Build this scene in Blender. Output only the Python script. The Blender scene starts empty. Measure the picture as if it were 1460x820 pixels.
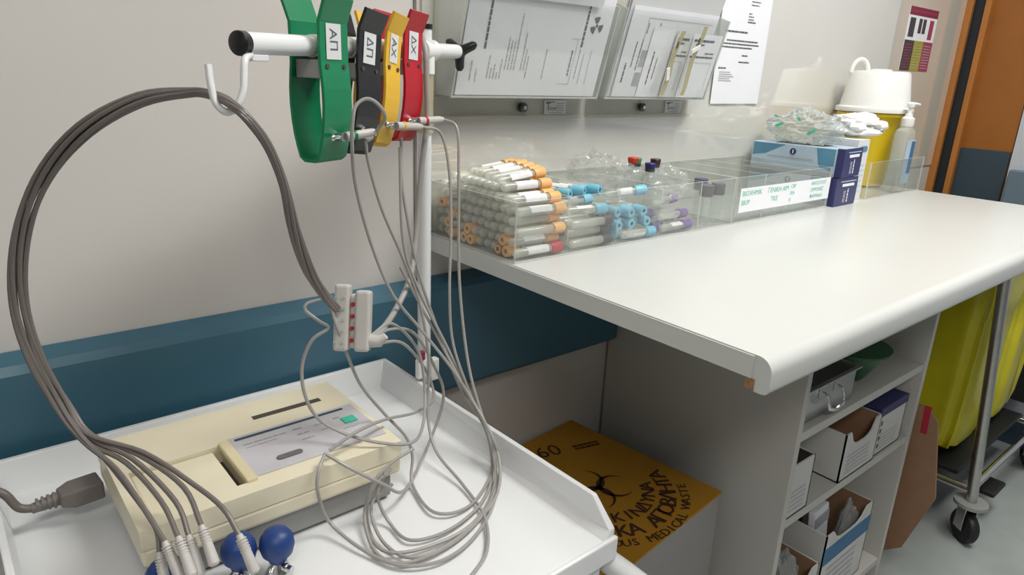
import bpy, bmesh, math, random
from mathutils import Vector, Matrix, Euler, noise

scene = bpy.context.scene
COL = scene.collection
rnd = random.Random(11)

# ------------------------------------------------------------------ camera, light, exposure
cam_data = bpy.data.cameras.new('camera')
cam = bpy.data.objects.new('camera', cam_data)
COL.objects.link(cam)
cam.location = (-0.5942, -0.9125, 1.1598)
cam.rotation_euler = (1.26335, -0.03959, -0.68710)
cam_data.sensor_width = 36.0
cam_data.lens = 36.0 * 978.6 / 1460.0
cam_data.clip_start = 0.02
scene.camera = cam

world = bpy.data.worlds.new('world')
world.use_nodes = True
world.node_tree.nodes['Background'].inputs[0].default_value = (0.8, 0.87, 1.0, 1)
world.node_tree.nodes['Background'].inputs[1].default_value = 0.25
scene.world = world

vs = scene.view_settings
vs.view_transform = 'Standard'
vs.look = 'None'
vs.exposure = 0.48
vs.gamma = 1.0
vs.use_curve_mapping = False
scene.cycles.transparent_max_bounces = 48
scene.cycles.max_bounces = 10
scene.cycles.caustics_reflective = False
scene.cycles.caustics_refractive = False


def area_light(name, loc, sx, sy, power, color):
    d = bpy.data.lights.new(name, 'AREA')
    d.shape = 'RECTANGLE'
    d.size, d.size_y = sx, sy
    d.energy = power
    d.color = color
    o = bpy.data.objects.new(name, d)
    o.location = loc
    COL.objects.link(o)
    return o


# fluorescent ceiling fittings (the diffusers are built with the ceiling below)
LAMPS = [(0.70, -0.95), (-1.1, -1.9)]
area_light('ceiling_lamp_light', (LAMPS[0][0], LAMPS[0][1], 2.52), 1.15, 0.55, 24, (1.0, 0.985, 0.94))
area_light('ceiling_lamp_light', (LAMPS[1][0], LAMPS[1][1], 2.52), 1.15, 0.55, 11, (1.0, 0.985, 0.94))

# ------------------------------------------------------------------ materials
MATS = {}


def mat(name, color, rough=0.5, metal=0.0, var=0.04, scale=14.0, bump=0.0, bscale=120.0, coat=0.0,
        coat_rough=0.05, spec=0.5, emit=0.0, stretch=None):
    """principled surface with a soft procedural colour variation and optional fine relief"""
    if name in MATS:
        return MATS[name]
    m = bpy.data.materials.new(name)
    m.use_nodes = True
    nt = m.node_tree
    b = nt.nodes['Principled BSDF']
    b.inputs['Roughness'].default_value = rough
    b.inputs['Metallic'].default_value = metal
    b.inputs['Specular IOR Level'].default_value = spec
    b.inputs['Coat Weight'].default_value = coat
    b.inputs['Coat Roughness'].default_value = coat_rough
    tc = nt.nodes.new('ShaderNodeTexCoord')
    src = tc.outputs['Object']
    if stretch:
        mp = nt.nodes.new('ShaderNodeMapping')
        mp.inputs['Scale'].default_value = stretch
        nt.links.new(src, mp.inputs['Vector'])
        src = mp.outputs['Vector']
    n = nt.nodes.new('ShaderNodeTexNoise')
    n.inputs['Scale'].default_value = scale
    n.inputs['Detail'].default_value = 3
    nt.links.new(src, n.inputs['Vector'])
    r = nt.nodes.new('ShaderNodeMapRange')
    r.inputs['From Min'].default_value = 0.3
    r.inputs['From Max'].default_value = 0.7
    r.inputs['To Min'].default_value = 1 - var
    r.inputs['To Max'].default_value = 1 + var
    nt.links.new(n.outputs['Fac'], r.inputs['Value'])
    mx = nt.nodes.new('ShaderNodeMix')
    mx.data_type = 'RGBA'
    mx.blend_type = 'MULTIPLY'
    mx.inputs['Factor'].default_value = 1.0
    mx.inputs['A'].default_value = (*color, 1)
    nt.links.new(r.outputs['Result'], mx.inputs['B'])
    nt.links.new(mx.outputs['Result'], b.inputs['Base Color'])
    if emit:
        nt.links.new(mx.outputs['Result'], b.inputs['Emission Color'])
        b.inputs['Emission Strength'].default_value = emit
    if bump:
        n2 = nt.nodes.new('ShaderNodeTexNoise')
        n2.inputs['Scale'].default_value = bscale
        nt.links.new(src, n2.inputs['Vector'])
        bp = nt.nodes.new('ShaderNodeBump')
        bp.inputs['Strength'].default_value = bump
        bp.inputs['Distance'].default_value = 0.002
        nt.links.new(n2.outputs['Fac'], bp.inputs['Height'])
        nt.links.new(bp.outputs['Normal'], b.inputs['Normal'])
    MATS[name] = m
    return m


def clear(name, tint=(0.95, 0.97, 0.96), body=0.06, body_color=(0.9, 0.92, 0.9), rough=0.04, ior=1.45, wrinkle=0.0,
          wscale=60):
    """thin clear plastic: see-through, a milky body share and a fresnel gloss"""
    if name in MATS:
        return MATS[name]
    m = bpy.data.materials.new(name)
    m.use_nodes = True
    nt = m.node_tree
    for nd in list(nt.nodes):
        if nd.type != 'OUTPUT_MATERIAL':
            nt.nodes.remove(nd)
    out = [nd for nd in nt.nodes if nd.type == 'OUTPUT_MATERIAL'][0]
    tr = nt.nodes.new('ShaderNodeBsdfTransparent')
    tr.inputs[0].default_value = (*tint, 1)
    di = nt.nodes.new('ShaderNodeBsdfDiffuse')
    tc = nt.nodes.new('ShaderNodeTexCoord')
    n = nt.nodes.new('ShaderNodeTexNoise')
    n.inputs['Scale'].default_value = 25
    nt.links.new(tc.outputs['Object'], n.inputs['Vector'])
    cr = nt.nodes.new('ShaderNodeValToRGB')
    cr.color_ramp.elements[0].color = (*[c * 0.93 for c in body_color], 1)
    cr.color_ramp.elements[1].color = (*body_color, 1)
    nt.links.new(n.outputs['Fac'], cr.inputs['Fac'])
    nt.links.new(cr.outputs['Color'], di.inputs['Color'])
    m1 = nt.nodes.new('ShaderNodeMixShader')
    m1.inputs[0].default_value = body
    nt.links.new(tr.outputs[0], m1.inputs[1])
    nt.links.new(di.outputs[0], m1.inputs[2])
    gl = nt.nodes.new('ShaderNodeBsdfGlossy')
    gl.inputs['Roughness'].default_value = rough
    fr = nt.nodes.new('ShaderNodeLayerWeight')
    fr.inputs['Blend'].default_value = 0.5
    pw = nt.nodes.new('ShaderNodeMath')
    pw.operation = 'POWER'
    pw.inputs[1].default_value = 4.0
    nt.links.new(fr.outputs['Facing'], pw.inputs[0])
    f0 = ((ior - 1) / (ior + 1)) ** 2
    ma = nt.nodes.new('ShaderNodeMath')
    ma.operation = 'MULTIPLY_ADD'
    ma.inputs[1].default_value = 0.38
    ma.inputs[2].default_value = f0 * 1.3
    nt.links.new(pw.outputs[0], ma.inputs[0])
    if wrinkle:
        n2 = nt.nodes.new('ShaderNodeTexNoise')
        n2.inputs['Scale'].default_value = wscale
        n2.inputs['Detail'].default_value = 4
        nt.links.new(tc.outputs['Object'], n2.inputs['Vector'])
        bp = nt.nodes.new('ShaderNodeBump')
        bp.inputs['Strength'].default_value = wrinkle
        bp.inputs['Distance'].default_value = 0.006
        nt.links.new(n2.outputs['Fac'], bp.inputs['Height'])
        nt.links.new(bp.outputs['Normal'], gl.inputs['Normal'])
        nt.links.new(bp.outputs['Normal'], fr.inputs['Normal'])
    m2 = nt.nodes.new('ShaderNodeMixShader')
    nt.links.new(ma.outputs[0], m2.inputs[0])
    nt.links.new(m1.outputs[0], m2.inputs[1])
    nt.links.new(gl.outputs[0], m2.inputs[2])
    nt.links.new(m2.outputs[0], out.inputs['Surface'])
    MATS[name] = m
    return m


M_WALL = mat('wall_paint', (0.65, 0.62, 0.595), 0.55, var=0.015, scale=3, bump=0.05, bscale=300)
M_PANEL = mat('wall_laminate', (0.71, 0.69, 0.63), 0.32, var=0.012, scale=3, coat=1.0, coat_rough=0.025)
M_PANEL.node_tree.nodes['Principled BSDF'].inputs['Coat IOR'].default_value = 2.6
M_ROOM = mat('far_wall_paint', (0.44, 0.42, 0.40), 0.6, var=0.02)
M_CEIL = mat('ceiling_tile', (0.62, 0.62, 0.60), 0.8, var=0.02)
M_FLOOR = mat('floor_vinyl', (0.36, 0.39, 0.38), 0.32, var=0.10, scale=9)
M_RAIL = mat('rail_blue', (0.046, 0.135, 0.195), 0.32, var=0.05, scale=6)
M_RAILTOP = M_RAIL
M_COUNTER = mat('counter_laminate', (0.61, 0.62, 0.60), 0.28, var=0.012, scale=5)
M_CAB = mat('cabinet_board', (0.56, 0.545, 0.51), 0.45, var=0.015, scale=5)
M_CHIP = mat('chipboard', (0.33, 0.18, 0.09), 0.8, var=0.25, scale=220)
M_WHITE = mat('white_metal', (0.76, 0.77, 0.78), 0.3, var=0.01)
M_WPLAS = mat('white_plastic', (0.82, 0.82, 0.80), 0.35, var=0.015)
M_BEIGE = mat('beige_plastic', (0.72, 0.66, 0.50), 0.38, var=0.05, scale=9)
M_BEIGE2 = mat('beige_yellowed', (0.66, 0.58, 0.38), 0.42, var=0.06, scale=9)
M_GREYP = mat('grey_plastic', (0.30, 0.30, 0.29), 0.45, var=0.04)
M_PANELG = mat('keypad_grey', (0.50, 0.49, 0.52), 0.35, var=0.06, scale=30)
M_DARK = mat('dark_slot', (0.07, 0.055, 0.045), 0.6, var=0.1)
M_BLACK = mat('black_plastic', (0.012, 0.012, 0.013), 0.32, var=0.1)
M_GREEN = mat('green_plastic', (0.004, 0.21, 0.085), 0.34, var=0.05)
M_RED = mat('red_plastic', (0.46, 0.006, 0.018), 0.34, var=0.05)
M_YEL = mat('yellow_plastic', (0.78, 0.46, 0.035), 0.36, var=0.05)
M_METAL = mat('chrome', (0.72, 0.72, 0.72), 0.16, metal=1.0, var=0.03)
M_STEEL = mat('brushed_steel', (0.56, 0.55, 0.53), 0.3, metal=1.0, var=0.06, scale=60, stretch=(1, 1, 12))
M_CABLE = mat('cable_brown_grey', (0.155, 0.135, 0.125), 0.42, var=0.06)
M_LEAD = mat('lead_grey', (0.34, 0.325, 0.31), 0.4, var=0.05)
M_PLUG = mat('plug_pale', (0.52, 0.50, 0.47), 0.42, var=0.05)
M_PLUGD = mat('plug_grey', (0.17, 0.15, 0.14), 0.45, var=0.06)
M_BLUEB = mat('rubber_blue', (0.012, 0.045, 0.19), 0.45, var=0.06)
M_PAPER = mat('paper_white', (0.86, 0.87, 0.91), 0.7, var=0.012)
M_PAPERG = mat('paper_grey', (0.68, 0.69, 0.70), 0.7, var=0.02)
M_INK = mat('ink_dark', (0.10, 0.10, 0.115), 0.7, var=0.02)
M_INKG = mat('ink_grey', (0.42, 0.42, 0.45), 0.7, var=0.02)
M_MARK = mat('marker_green', (0.06, 0.52, 0.36), 0.6, var=0.1, scale=80)
M_ACRY = clear('acrylic', (0.985, 0.99, 0.985), 0.045, (0.90, 0.92, 0.90))
M_ACRYE = clear('acrylic_edge', (0.93, 0.95, 0.94), 0.50, (0.86, 0.89, 0.87), rough=0.1)
M_PLATE = clear('holder_plate', (0.96, 0.96, 0.93), 0.28, (0.80, 0.78, 0.72), rough=0.08)
M_TUBE = clear('tube_plastic', (0.985, 0.99, 0.975), 0.34, (0.90, 0.91, 0.83), rough=0.06, ior=1.5)
M_BAG = clear('bag_film', (0.975, 0.98, 0.975), 0.12, (0.90, 0.92, 0.92), rough=0.10, ior=1.5, wrinkle=0.9, wscale=45)
M_BOTTLE = clear('bottle_plastic', (0.86, 0.87, 0.84), 0.35, (0.80, 0.80, 0.74), rough=0.1)
M_TAN = mat('cap_tan', (0.83, 0.47, 0.18), 0.42, var=0.06)
M_TANIN = mat('cap_inside', (0.16, 0.045, 0.02), 0.5, var=0.1)
M_CAPBLUE = mat('cap_blue', (0.19, 0.52, 0.68), 0.4, var=0.06)
M_CAPPUR = mat('cap_purple', (0.21, 0.11, 0.37), 0.4, var=0.06)
M_CAPGREY = mat('cap_dark_grey', (0.055, 0.055, 0.07), 0.45, var=0.06)
M_CAPRED = mat('cap_red', (0.50, 0.02, 0.045), 0.4, var=0.06)
M_GOLD = mat('cap_gold_ring', (0.75, 0.52, 0.06), 0.4, var=0.05)
M_SHARPY = mat('sharps_yellow', (0.80, 0.57, 0.012), 0.36, var=0.03)
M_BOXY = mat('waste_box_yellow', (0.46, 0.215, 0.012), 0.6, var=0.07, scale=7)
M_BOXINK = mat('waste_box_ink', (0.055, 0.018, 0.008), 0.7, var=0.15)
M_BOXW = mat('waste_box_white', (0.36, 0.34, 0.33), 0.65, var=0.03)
M_CARDB = mat('cardboard', (0.36, 0.20, 0.115), 0.75, var=0.06, scale=30)
M_NAVY = mat('box_navy', (0.03, 0.032, 0.125), 0.4, var=0.05)
M_GLOVE = mat('box_pale_blue', (0.46, 0.58, 0.70), 0.42, var=0.10, scale=10)
M_GLOVE2 = mat('box_teal', (0.10, 0.27, 0.40), 0.42, var=0.15, scale=14)
M_TISSUE = mat('tissue_white', (0.86, 0.86, 0.85), 0.8, var=0.01, bump=0.3, bscale=70)
M_ORANGE = mat('door_orange', (0.30, 0.105, 0.018), 0.42, var=0.05)
M_ORANGE2 = mat('frame_orange', (0.42, 0.16, 0.035), 0.42, var=0.05)
M_DOORBL = mat('door_blue_grey', (0.030, 0.055, 0.085), 0.45, var=0.05)
M_FRAMEDK = mat('frame_dark', (0.010, 0.014, 0.02), 0.4, var=0.05)
M_WALLBL = mat('wall_lilac', (0.50, 0.53, 0.62), 0.5, var=0.015, scale=3)
M_BAGY = mat('bag_yellow', (0.62, 0.56, 0.02), 0.3, var=0.08, scale=9, bump=0.7, bscale=28)
M_RUB = mat('rubber_black', (0.012, 0.012, 0.013), 0.5, var=0.1)
M_GBOWL = mat('bowl_green', (0.015, 0.11, 0.035), 0.4, var=0.05)
M_STRIPE = mat('box_blue_stripe', (0.03, 0.14, 0.30), 0.5, var=0.05)
M_MAROON = mat('poster_maroon', (0.25, 0.02, 0.055), 0.5, var=0.05)
M_POLIVE = mat('poster_olive', (0.38, 0.34, 0.02), 0.5, var=0.05)
M_PDARK = mat('poster_dark', (0.055, 0.045, 0.06), 0.5, var=0.1, scale=60)
M_PPINK = mat('poster_pink', (0.36, 0.05, 0.11), 0.5, var=0.05)
M_YELTAPE = clear('yellowed_tape', (0.86, 0.82, 0.62), 0.55, (0.62, 0.56, 0.36), rough=0.15)
M_LAMP = mat('lamp_diffuser', (1.0, 0.98, 0.94), 0.6, var=0.0, emit=3.0)
M_SEAM = mat('wall_seam', (0.20, 0.19, 0.18), 0.6, var=0.05)
M_KNOBG = mat('knob_grey', (0.09, 0.09, 0.085), 0.3, metal=0.6, var=0.1)
M_TEAL = mat('button_green', (0.05, 0.48, 0.33), 0.4, var=0.05)


# ------------------------------------------------------------------ mesh helpers
class MB:
    """collects shapes; build() links them as ONE mesh object"""

    def __init__(self):
        self.v, self.f, self.mi = [], [], []
        self.cur = 0
        self.X = Matrix.Identity(4)

    def add(self, vs, fs):
        o = len(self.v)
        self.v += [tuple(self.X @ Vector(p)) for p in vs]
        self.f += [tuple(i + o for i in f) for f in fs]
        self.mi += [self.cur] * len(fs)
        return self

    def box(self, x0, x1, y0, y1, z0, z1):
        vs = [(x0, y0, z0), (x1, y0, z0), (x1, y1, z0), (x0, y1, z0), (x0, y0, z1), (x1, y0, z1), (x1, y1, z1), (x0, y1, z1)]
        return self.add(vs, [(0, 3, 2, 1), (4, 5, 6, 7), (0, 1, 5, 4), (1, 2, 6, 5), (2, 3, 7, 6), (3, 0, 4, 7)])

    def loft(self, rings, cap=True, closed=False):
        n = len(rings[0])
        vs = [p for r in rings for p in r]
        fs = []
        k = len(rings)
        for i in range(k if closed else k - 1):
            a, b = i * n, ((i + 1) % k) * n
            for j in range(n):
                fs.append((a + j, a + (j + 1) % n, b + (j + 1) % n, b + j))
        if cap and not closed:
            fs.append(tuple(range(n - 1, -1, -1)))
            fs.append(tuple((k - 1) * n + j for j in range(n)))
        return self.add(vs, fs)

    def lathe(self, prof, n=24, axis='z', cap=True):
        rings = []
        for r, h in prof:
            ring = []
            for j in range(n):
                a = 2 * math.pi * j / n
                c, s = r * math.cos(a), r * math.sin(a)
                ring.append((c, s, h) if axis == 'z' else ((h, c, s) if axis == 'x' else (s, h, c)))
            rings.append(ring)
        return self.loft(rings, cap)

    def cyl(self, p0, p1, r0, r1=None, n=16):
        r1 = r0 if r1 is None else r1
        return self.tube([p0, p1], [r0, r1], n)

    def tube(self, pts, r, n=8, closed=False):
        pts = [Vector(p) for p in pts]
        k = len(pts)
        rs = r if isinstance(r, (list, tuple)) else [r] * k
        T = []
        for i in range(k):
            if closed:
                t = pts[(i + 1) % k] - pts[i - 1]
            else:
                t = pts[min(i + 1, k - 1)] - pts[max(i - 1, 0)]
            T.append(t.normalized() if t.length > 1e-9 else Vector((0, 0, 1)))
        up = Vector((0, 0, 1)) if abs(T[0].z) < 0.9 else Vector((1, 0, 0))
        N = (up - T[0] * up.dot(T[0])).normalized()
        rings = []
        for i in range(k):
            N = (N - T[i] * N.dot(T[i]))
            N = N.normalized() if N.length > 1e-6 else T[i].orthogonal().normalized()
            B = T[i].cross(N)
            rings.append([tuple(pts[i] + (N * math.cos(a) + B * math.sin(a)) * rs[i])
                          for a in [2 * math.pi * j / n for j in range(n)]])
        return self.loft(rings, True, closed)

    def prism(self, outline, h0, h1, plane='xy'):
        """closed outline (2d) extruded between h0 and h1 along the axis left over"""
        def P(a, b, h):
            return (a, b, h) if plane == 'xy' else ((a, h, b) if plane == 'xz' else (h, a, b))
        return self.loft([[P(a, b, h0) for a, b in outline], [P(a, b, h1) for a, b in outline]])

    def sphere(self, c, r, nu=16, nv=10, sc=(1, 1, 1)):
        rings = []
        for i in range(nv + 1):
            th = math.pi * (i + 0.001 if i == 0 else (i - 0.001 if i == nv else i)) / nv
            rings.append([(c[0] + sc[0] * r * math.sin(th) * math.cos(2 * math.pi * j / nu),
                           c[1] + sc[1] * r * math.sin(th) * math.sin(2 * math.pi * j / nu),
                           c[2] - sc[2] * r * math.cos(th)) for j in range(nu)])
        return self.loft(rings)

    def quad(self, a, b, c, d):
        return self.add([a, b, c, d], [(0, 1, 2, 3)])

    def build(self, name, mats, parent=None, smooth=False, bevel=0.0, seg=2, loc=None, rot=None):
        me = bpy.data.meshes.new(name)
        me.from_pydata(self.v, [], self.f)
        for m in (mats if isinstance(mats, (list, tuple)) else [mats]):
            me.materials.append(m)
        me.polygons.foreach_set('material_index', self.mi)
        bm = bmesh.new()
        bm.from_mesh(me)
        bmesh.ops.recalc_face_normals(bm, faces=bm.faces)
        bm.to_mesh(me)
        bm.free()
        if smooth:
            me.polygons.foreach_set('use_smooth', [True] * len(me.polygons))
            me.set_sharp_from_angle(angle=math.radians(42))
        me.update()
        o = bpy.data.objects.new(name, me)
        COL.objects.link(o)
        if any(w in name for w in ('print', 'lettering', 'handwriting', 'lead_marks', 'red_marks')):
            o['kind'] = 'stuff'
        if parent is not None:
            o.parent = parent
        if loc is not None:
            o.location = loc
        if rot is not None:
            o.rotation_euler = rot
        if bevel:
            b = o.modifiers.new('bevel', 'BEVEL')
            b.width = bevel
            b.segments = seg
            b.limit_method = 'ANGLE'
            b.angle_limit = math.radians(40)
        return o


def tag(o, label=None, cat=None, group=None, kind=None):
    if label:
        o['label'] = label
    if cat:
        o['category'] = cat
    if group:
        o['group'] = group
    if kind:
        o['kind'] = kind
    return o


def thing(name, label, cat, loc=(0, 0, 0), rz=0.0, group=None, rot=None):
    o = bpy.data.objects.new(name, None)
    o.empty_display_size = 0.02
    COL.objects.link(o)
    o.location = loc
    o.rotation_euler = rot if rot is not None else (0, 0, rz)
    return tag(o, label, cat, group)


def copy_tree(o, parent=None):
    c = o.copy()
    COL.objects.link(c)
    c.parent = parent
    for ch in list(o.children):
        copy_tree(ch, c)
    return c


def struct(o):
    o['kind'] = 'structure'
    return o


def smoothpath(pts, sub=6):
    """Catmull-Rom through the points"""
    P = [Vector(p) for p in pts]
    P = [P[0] * 2 - P[1]] + P + [P[-1] * 2 - P[-2]]
    out = []
    for i in range(1, len(P) - 2):
        a, b, c, d = P[i - 1], P[i], P[i + 1], P[i + 2]
        for k in range(sub):
            t = k / sub
            out.append(0.5 * ((2 * b) + (c - a) * t + (2 * a - 5 * b + 4 * c - d) * t * t + (3 * b - a - 3 * c + d) * t ** 3))
    out.append(P[-2])
    return out


def text_geo(s, size, align='LEFT', bold=0.0):
    cu = bpy.data.curves.new('text_tmp', 'FONT')
    # capitals that look the same in both alphabets come from one face
    cu.body = s.translate(str.maketrans('ΑΒΕΖΗΙΚΜΝΟΡΤΥΧ', 'ABEZHIKMNOPTYX'))
    cu.size = size
    cu.align_x = align
    cu.resolution_u = 2
    cu.offset = bold
    o = bpy.data.objects.new('text_tmp', cu)
    COL.objects.link(o)
    dg = bpy.context.evaluated_depsgraph_get()
    dg.update()
    me = o.evaluated_get(dg).to_mesh()
    vs = [tuple(v.co) for v in me.vertices]
    fs = [tuple(p.vertices) for p in me.polygons]
    o.evaluated_get(dg).to_mesh_clear()
    bpy.data.objects.remove(o)
    bpy.data.curves.remove(cu)
    return vs, fs


def put_text(mb, s, size, M, align='LEFT', bold=0.0):
    vs, fs = text_geo(s, size, align, bold)
    old = mb.X
    mb.X = old @ M
    mb.add(vs, fs)
    mb.X = old


def frame(origin, xdir, ydir):
    """matrix whose x axis is xdir, y axis is ydir, at origin"""
    x = Vector(xdir).normalized()
    y = Vector(ydir)
    y = (y - x * y.dot(x)).normalized()
    z = x.cross(y)
    m = Matrix((x, y, z)).transposed().to_4x4()
    m.translation = Vector(origin)
    return m


def dashes(mb, M, rows, r=None):
    """rows: (x0, y, length, height): printed lines too small to read, broken into word-long strokes"""
    r = r or rnd
    old = mb.X
    mb.X = old @ M
    for x0, y, L, h in rows:
        x = x0
        while x < x0 + L - 0.001:
            w = min(r.uniform(0.004, 0.012), x0 + L - x)
            mb.quad((x, y, 0), (x + w, y, 0), (x + w, y + h, 0), (x, y + h, 0))
            x += w + 0.0012
    mb.X = old

# ------------------------------------------------------------------ the room
WY = 0.02            # face of the back wall
XE = 2.10            # face of the end wall
CZ = 0.90            # counter top
FLZ = 2.60


def room():
    struct(MB().box(-2.3, 3.0, -4.7, 0.3, -0.08, 0.0).build('floor', M_FLOOR))
    struct(MB().box(-2.3, 3.0, -4.7, 0.3, FLZ, FLZ + 0.08).build('ceiling', M_CEIL))
    struct(MB().box(-2.3, 2.3, WY, WY + 0.12, 0, FLZ).build('wall_back', M_WALL))
    struct(MB().box(-2.3, -2.2, -4.7, WY, 0, FLZ).build('wall_left', M_ROOM))
    struct(MB().box(-2.2, 2.1, -4.7, -4.6, 0, FLZ).build('wall_front', M_ROOM))
    struct(MB().box(XE, XE + 0.12, -4.6, -0.205, 0, FLZ).build('wall_right', M_WALLBL))
    # glossy laminate sheet behind the counter, with its joint
    struct(MB().box(-0.008, 2.07, WY - 0.004, WY, 0.902, 2.3).build('trim_1', M_PANEL))
    struct(MB().box(-0.021, -0.0165, WY - 0.002, WY, 0.875, 2.3).build('trim_2', M_SEAM))
    # bumper rails
    prof = [(WY, 0.616), (-0.004, 0.616), (-0.012, 0.624), (-0.012, 0.806), (-0.006, 0.816), (WY, 0.826)]
    struct(MB().prism(prof, -2.2, 0.462, 'yz').build('trim_3', M_RAIL, bevel=0.003))
    struct(MB().box(XE - 0.03, XE, -4.6, -0.215, 0.72, 0.915).build('trim_4', mat('rail_grey_blue', (0.13, 0.19, 0.27), 0.4), bevel=0.004))
    struct(MB().box(-2.2, 0.46, WY - 0.012, WY, 0.0, 0.09).build('baseboard_back', M_DOORBL, bevel=0.002))
    struct(MB().box(XE - 0.012, XE, -4.6, -0.21, 0.0, 0.09).build('baseboard_right', M_DOORBL, bevel=0.002))
    # door in the end wall
    struct(MB().box(2.072, XE, -0.002, WY, 0, 2.1).build('trim_5', M_ORANGE2, bevel=0.002))
    struct(MB().box(XE - 0.012, XE + 0.06, -0.034, -0.002, 0, 2.1).build('trim_6', M_FRAMEDK))
    struct(MB().box(XE - 0.02, XE + 0.06, -0.052, -0.034, 0, 2.1).build('trim_7', M_ORANGE2, bevel=0.002))
    struct(MB().box(XE, XE + 0.12, -0.205, WY, 2.1, FLZ).build('wall_lintel', M_WALL))
    d = struct(MB().box(XE + 0.01, XE + 0.05, -0.200, -0.052, 0.0, 2.1).build('door_1', M_ORANGE))
    MB().box(XE + 0.002, XE + 0.01, -0.199, -0.053, 0.02, 0.968).build('kick_panel', M_DOORBL, d, bevel=0.001)
    # ceiling fittings
    for k, (x, y) in enumerate(LAMPS):
        t = thing('ceiling_lamp', 'recessed fluorescent ceiling lamp ' + ('above the counter' if k == 0 else 'above the cart side of the room'),
                  'lamp', (x, y, FLZ - 0.045))
        m = MB()
        m.box(-0.62, 0.62, -0.32, -0.29, 0, 0.045).box(-0.62, 0.62, 0.29, 0.32, 0, 0.045)
        m.box(-0.62, -0.59, -0.29, 0.29, 0, 0.045).box(0.59, 0.62, -0.29, 0.29, 0, 0.045)
        m.build('lamp_frame', M_WHITE, t)
        MB().box(-0.59, 0.59, -0.29, 0.29, 0.03, 0.04).build('diffuser', M_LAMP, t)


room()


# ------------------------------------------------------------------ counter and cabinet
def counter():
    t = thing('counter', 'long white laminate worktop with rounded front edge along the wall', 'counter', (0, 0, 0))
    arc = []
    cy, cz, r = -0.590, 0.884, 0.016
    for k in range(9):
        a = math.pi / 2 + (math.pi / 2) * k / 8
        arc.append((cy + r * math.cos(a), cz + r * math.sin(a)))
    low = []
    cy2, cz2, r2 = -0.599, 0.868, 0.007
    for k in range(5):
        a = math.pi + (math.pi / 2) * k / 4
        low.append((cy2 + r2 * math.cos(a), cz2 + r2 * math.sin(a)))
    outer = [(0.0155, 0.874), (0.0155, CZ)] + arc + low + [(-0.590, 0.861), (-0.588, 0.874)]
    MB().prism(outer, 0.0, 1.385, 'yz').build('worktop', M_COUNTER, t, smooth=True)
    MB().box(-0.0015, 0.012, -0.5895, -0.5795, 0.863, 0.874).build('chipboard_core', M_CHIP, t)
    MB().box(-0.002, 0.0, -0.586, 0.0155, 0.8745, 0.8985).build('edge_band', M_COUNTER, t)
    MB().box(1.0, 1.35, -0.02, 0.015, 0.80, 0.874).build('wall_batten', M_CAB, t)


counter()

CX0, CX1, CYF, CYB = 0.466, 1.030, -0.430, 0.014
SH1, SH2, SHB = 0.575, 0.395, 0.062


def cabinet():
    t = thing('open_cabinet', 'white open shelf cabinet standing under the worktop', 'cabinet', (0, 0, 0))
    MB().box(CX0, CX0 + 0.016, CYF, CYB, 0, 0.8735).build('side_panel', M_CAB, t, bevel=0.0006, seg=1)
    MB().box(CX1 - 0.016, CX1, CYF, CYB, 0, 0.8735).build('side_panel', M_CAB, t, bevel=0.0006, seg=1)
    MB().box(CX0 + 0.016, CX1 - 0.016, CYB - 0.006, CYB, 0.03, 0.8735).build('back_panel', M_CAB, t)
    for z in (SH1, SH2):
        MB().box(CX0 + 0.016, CX1 - 0.016, CYF + 0.004, CYB - 0.006, z - 0.018, z).build('shelf', M_CAB, t, bevel=0.0006, seg=1)
    MB().box(CX0 + 0.016, CX1 - 0.016, CYF + 0.002, CYB - 0.006, 0.044, SHB).build('bottom_board', M_CAB, t, bevel=0.0006, seg=1)
    MB().box(CX0 + 0.016, CX1 - 0.016, CYF + 0.03, CYF + 0.046, 0, 0.044).build('plinth', M_CAB, t)
    for z in (SH1 - 0.009, SH2 - 0.009):
        MB().cyl((CX1 - 0.016, CYF + 0.012, z - 0.012), (CX1 - 0.020, CYF + 0.012, z - 0.012), 0.004).build('shelf_pin', M_KNOBG, t)


cabinet()


def box_thing(name, label, cat, x0, x1, y0, y1, z0, z1, m_side, group=None):
    return thing(name, label, cat, ((x0 + x1) / 2, (y0 + y1) / 2, z0), 0, group), (x1 - x0) / 2, (y1 - y0) / 2, z1 - z0


def open_carton(name, label, x0, x1, y0, y1, z0, z1, notch=0.0, mo=None, mi=None, rz=0.0, printed=True):
    """open-topped carton with real walls; the front wall can dip in the middle"""
    t = thing(name, label, 'box', ((x0 + x1) / 2, (y0 + y1) / 2, z0), rz)
    a, b, h, w = (x1 - x0) / 2, (y1 - y0) / 2, z1 - z0, 0.003
    mo, mi = mo or M_BOXWHITE, mi or M_CARDB
    m = MB()
    m.box(-a, a, -b, b, 0, w)
    m.box(-a, -a + w, -b, b, 0, h).box(a - w, a, -b, b, 0, h).box(-a, a, b - w, b, 0, h)
    out = [(-a, 0), (a, 0), (a, h)]
    for k in range(9):
        u = 1 - 2 * k / 8
        out.append((u * a * 0.72, h - notch * (1 - u ** 4)))
    out.append((-a, h))
    m.prism(out, -b, -b + w, 'xz')
    m.build('carton_walls', mo, t)
    m = MB()
    m.box(-a + w, -a + w + 0.0006, -b + w, b - w, w, h - 0.001).box(a - w - 0.0006, a - w, -b + w, b - w, w, h - 0.001)
    m.box(-a + w, a - w, b - w - 0.0006, b - w, w, h - 0.001).box(-a + w, a - w, -b + w, b - w, w, w + 0.0006)
    m.build('inside_lining', mi, t)
    if printed:
        m = MB()
        dashes(m, frame((-a * 0.75, -b - 0.0004, h * 0.12), (1, 0, 0), (0, 0, 1)),
               [(0, k * h * 0.09, a * 1.3, h * 0.028) for k in range(5)])
        m.build('printing', M_INKG, t)
    return t, a, b, h


M_BOXWHITE = mat('carton_white', (0.62, 0.61, 0.59), 0.6, var=0.03)


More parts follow.
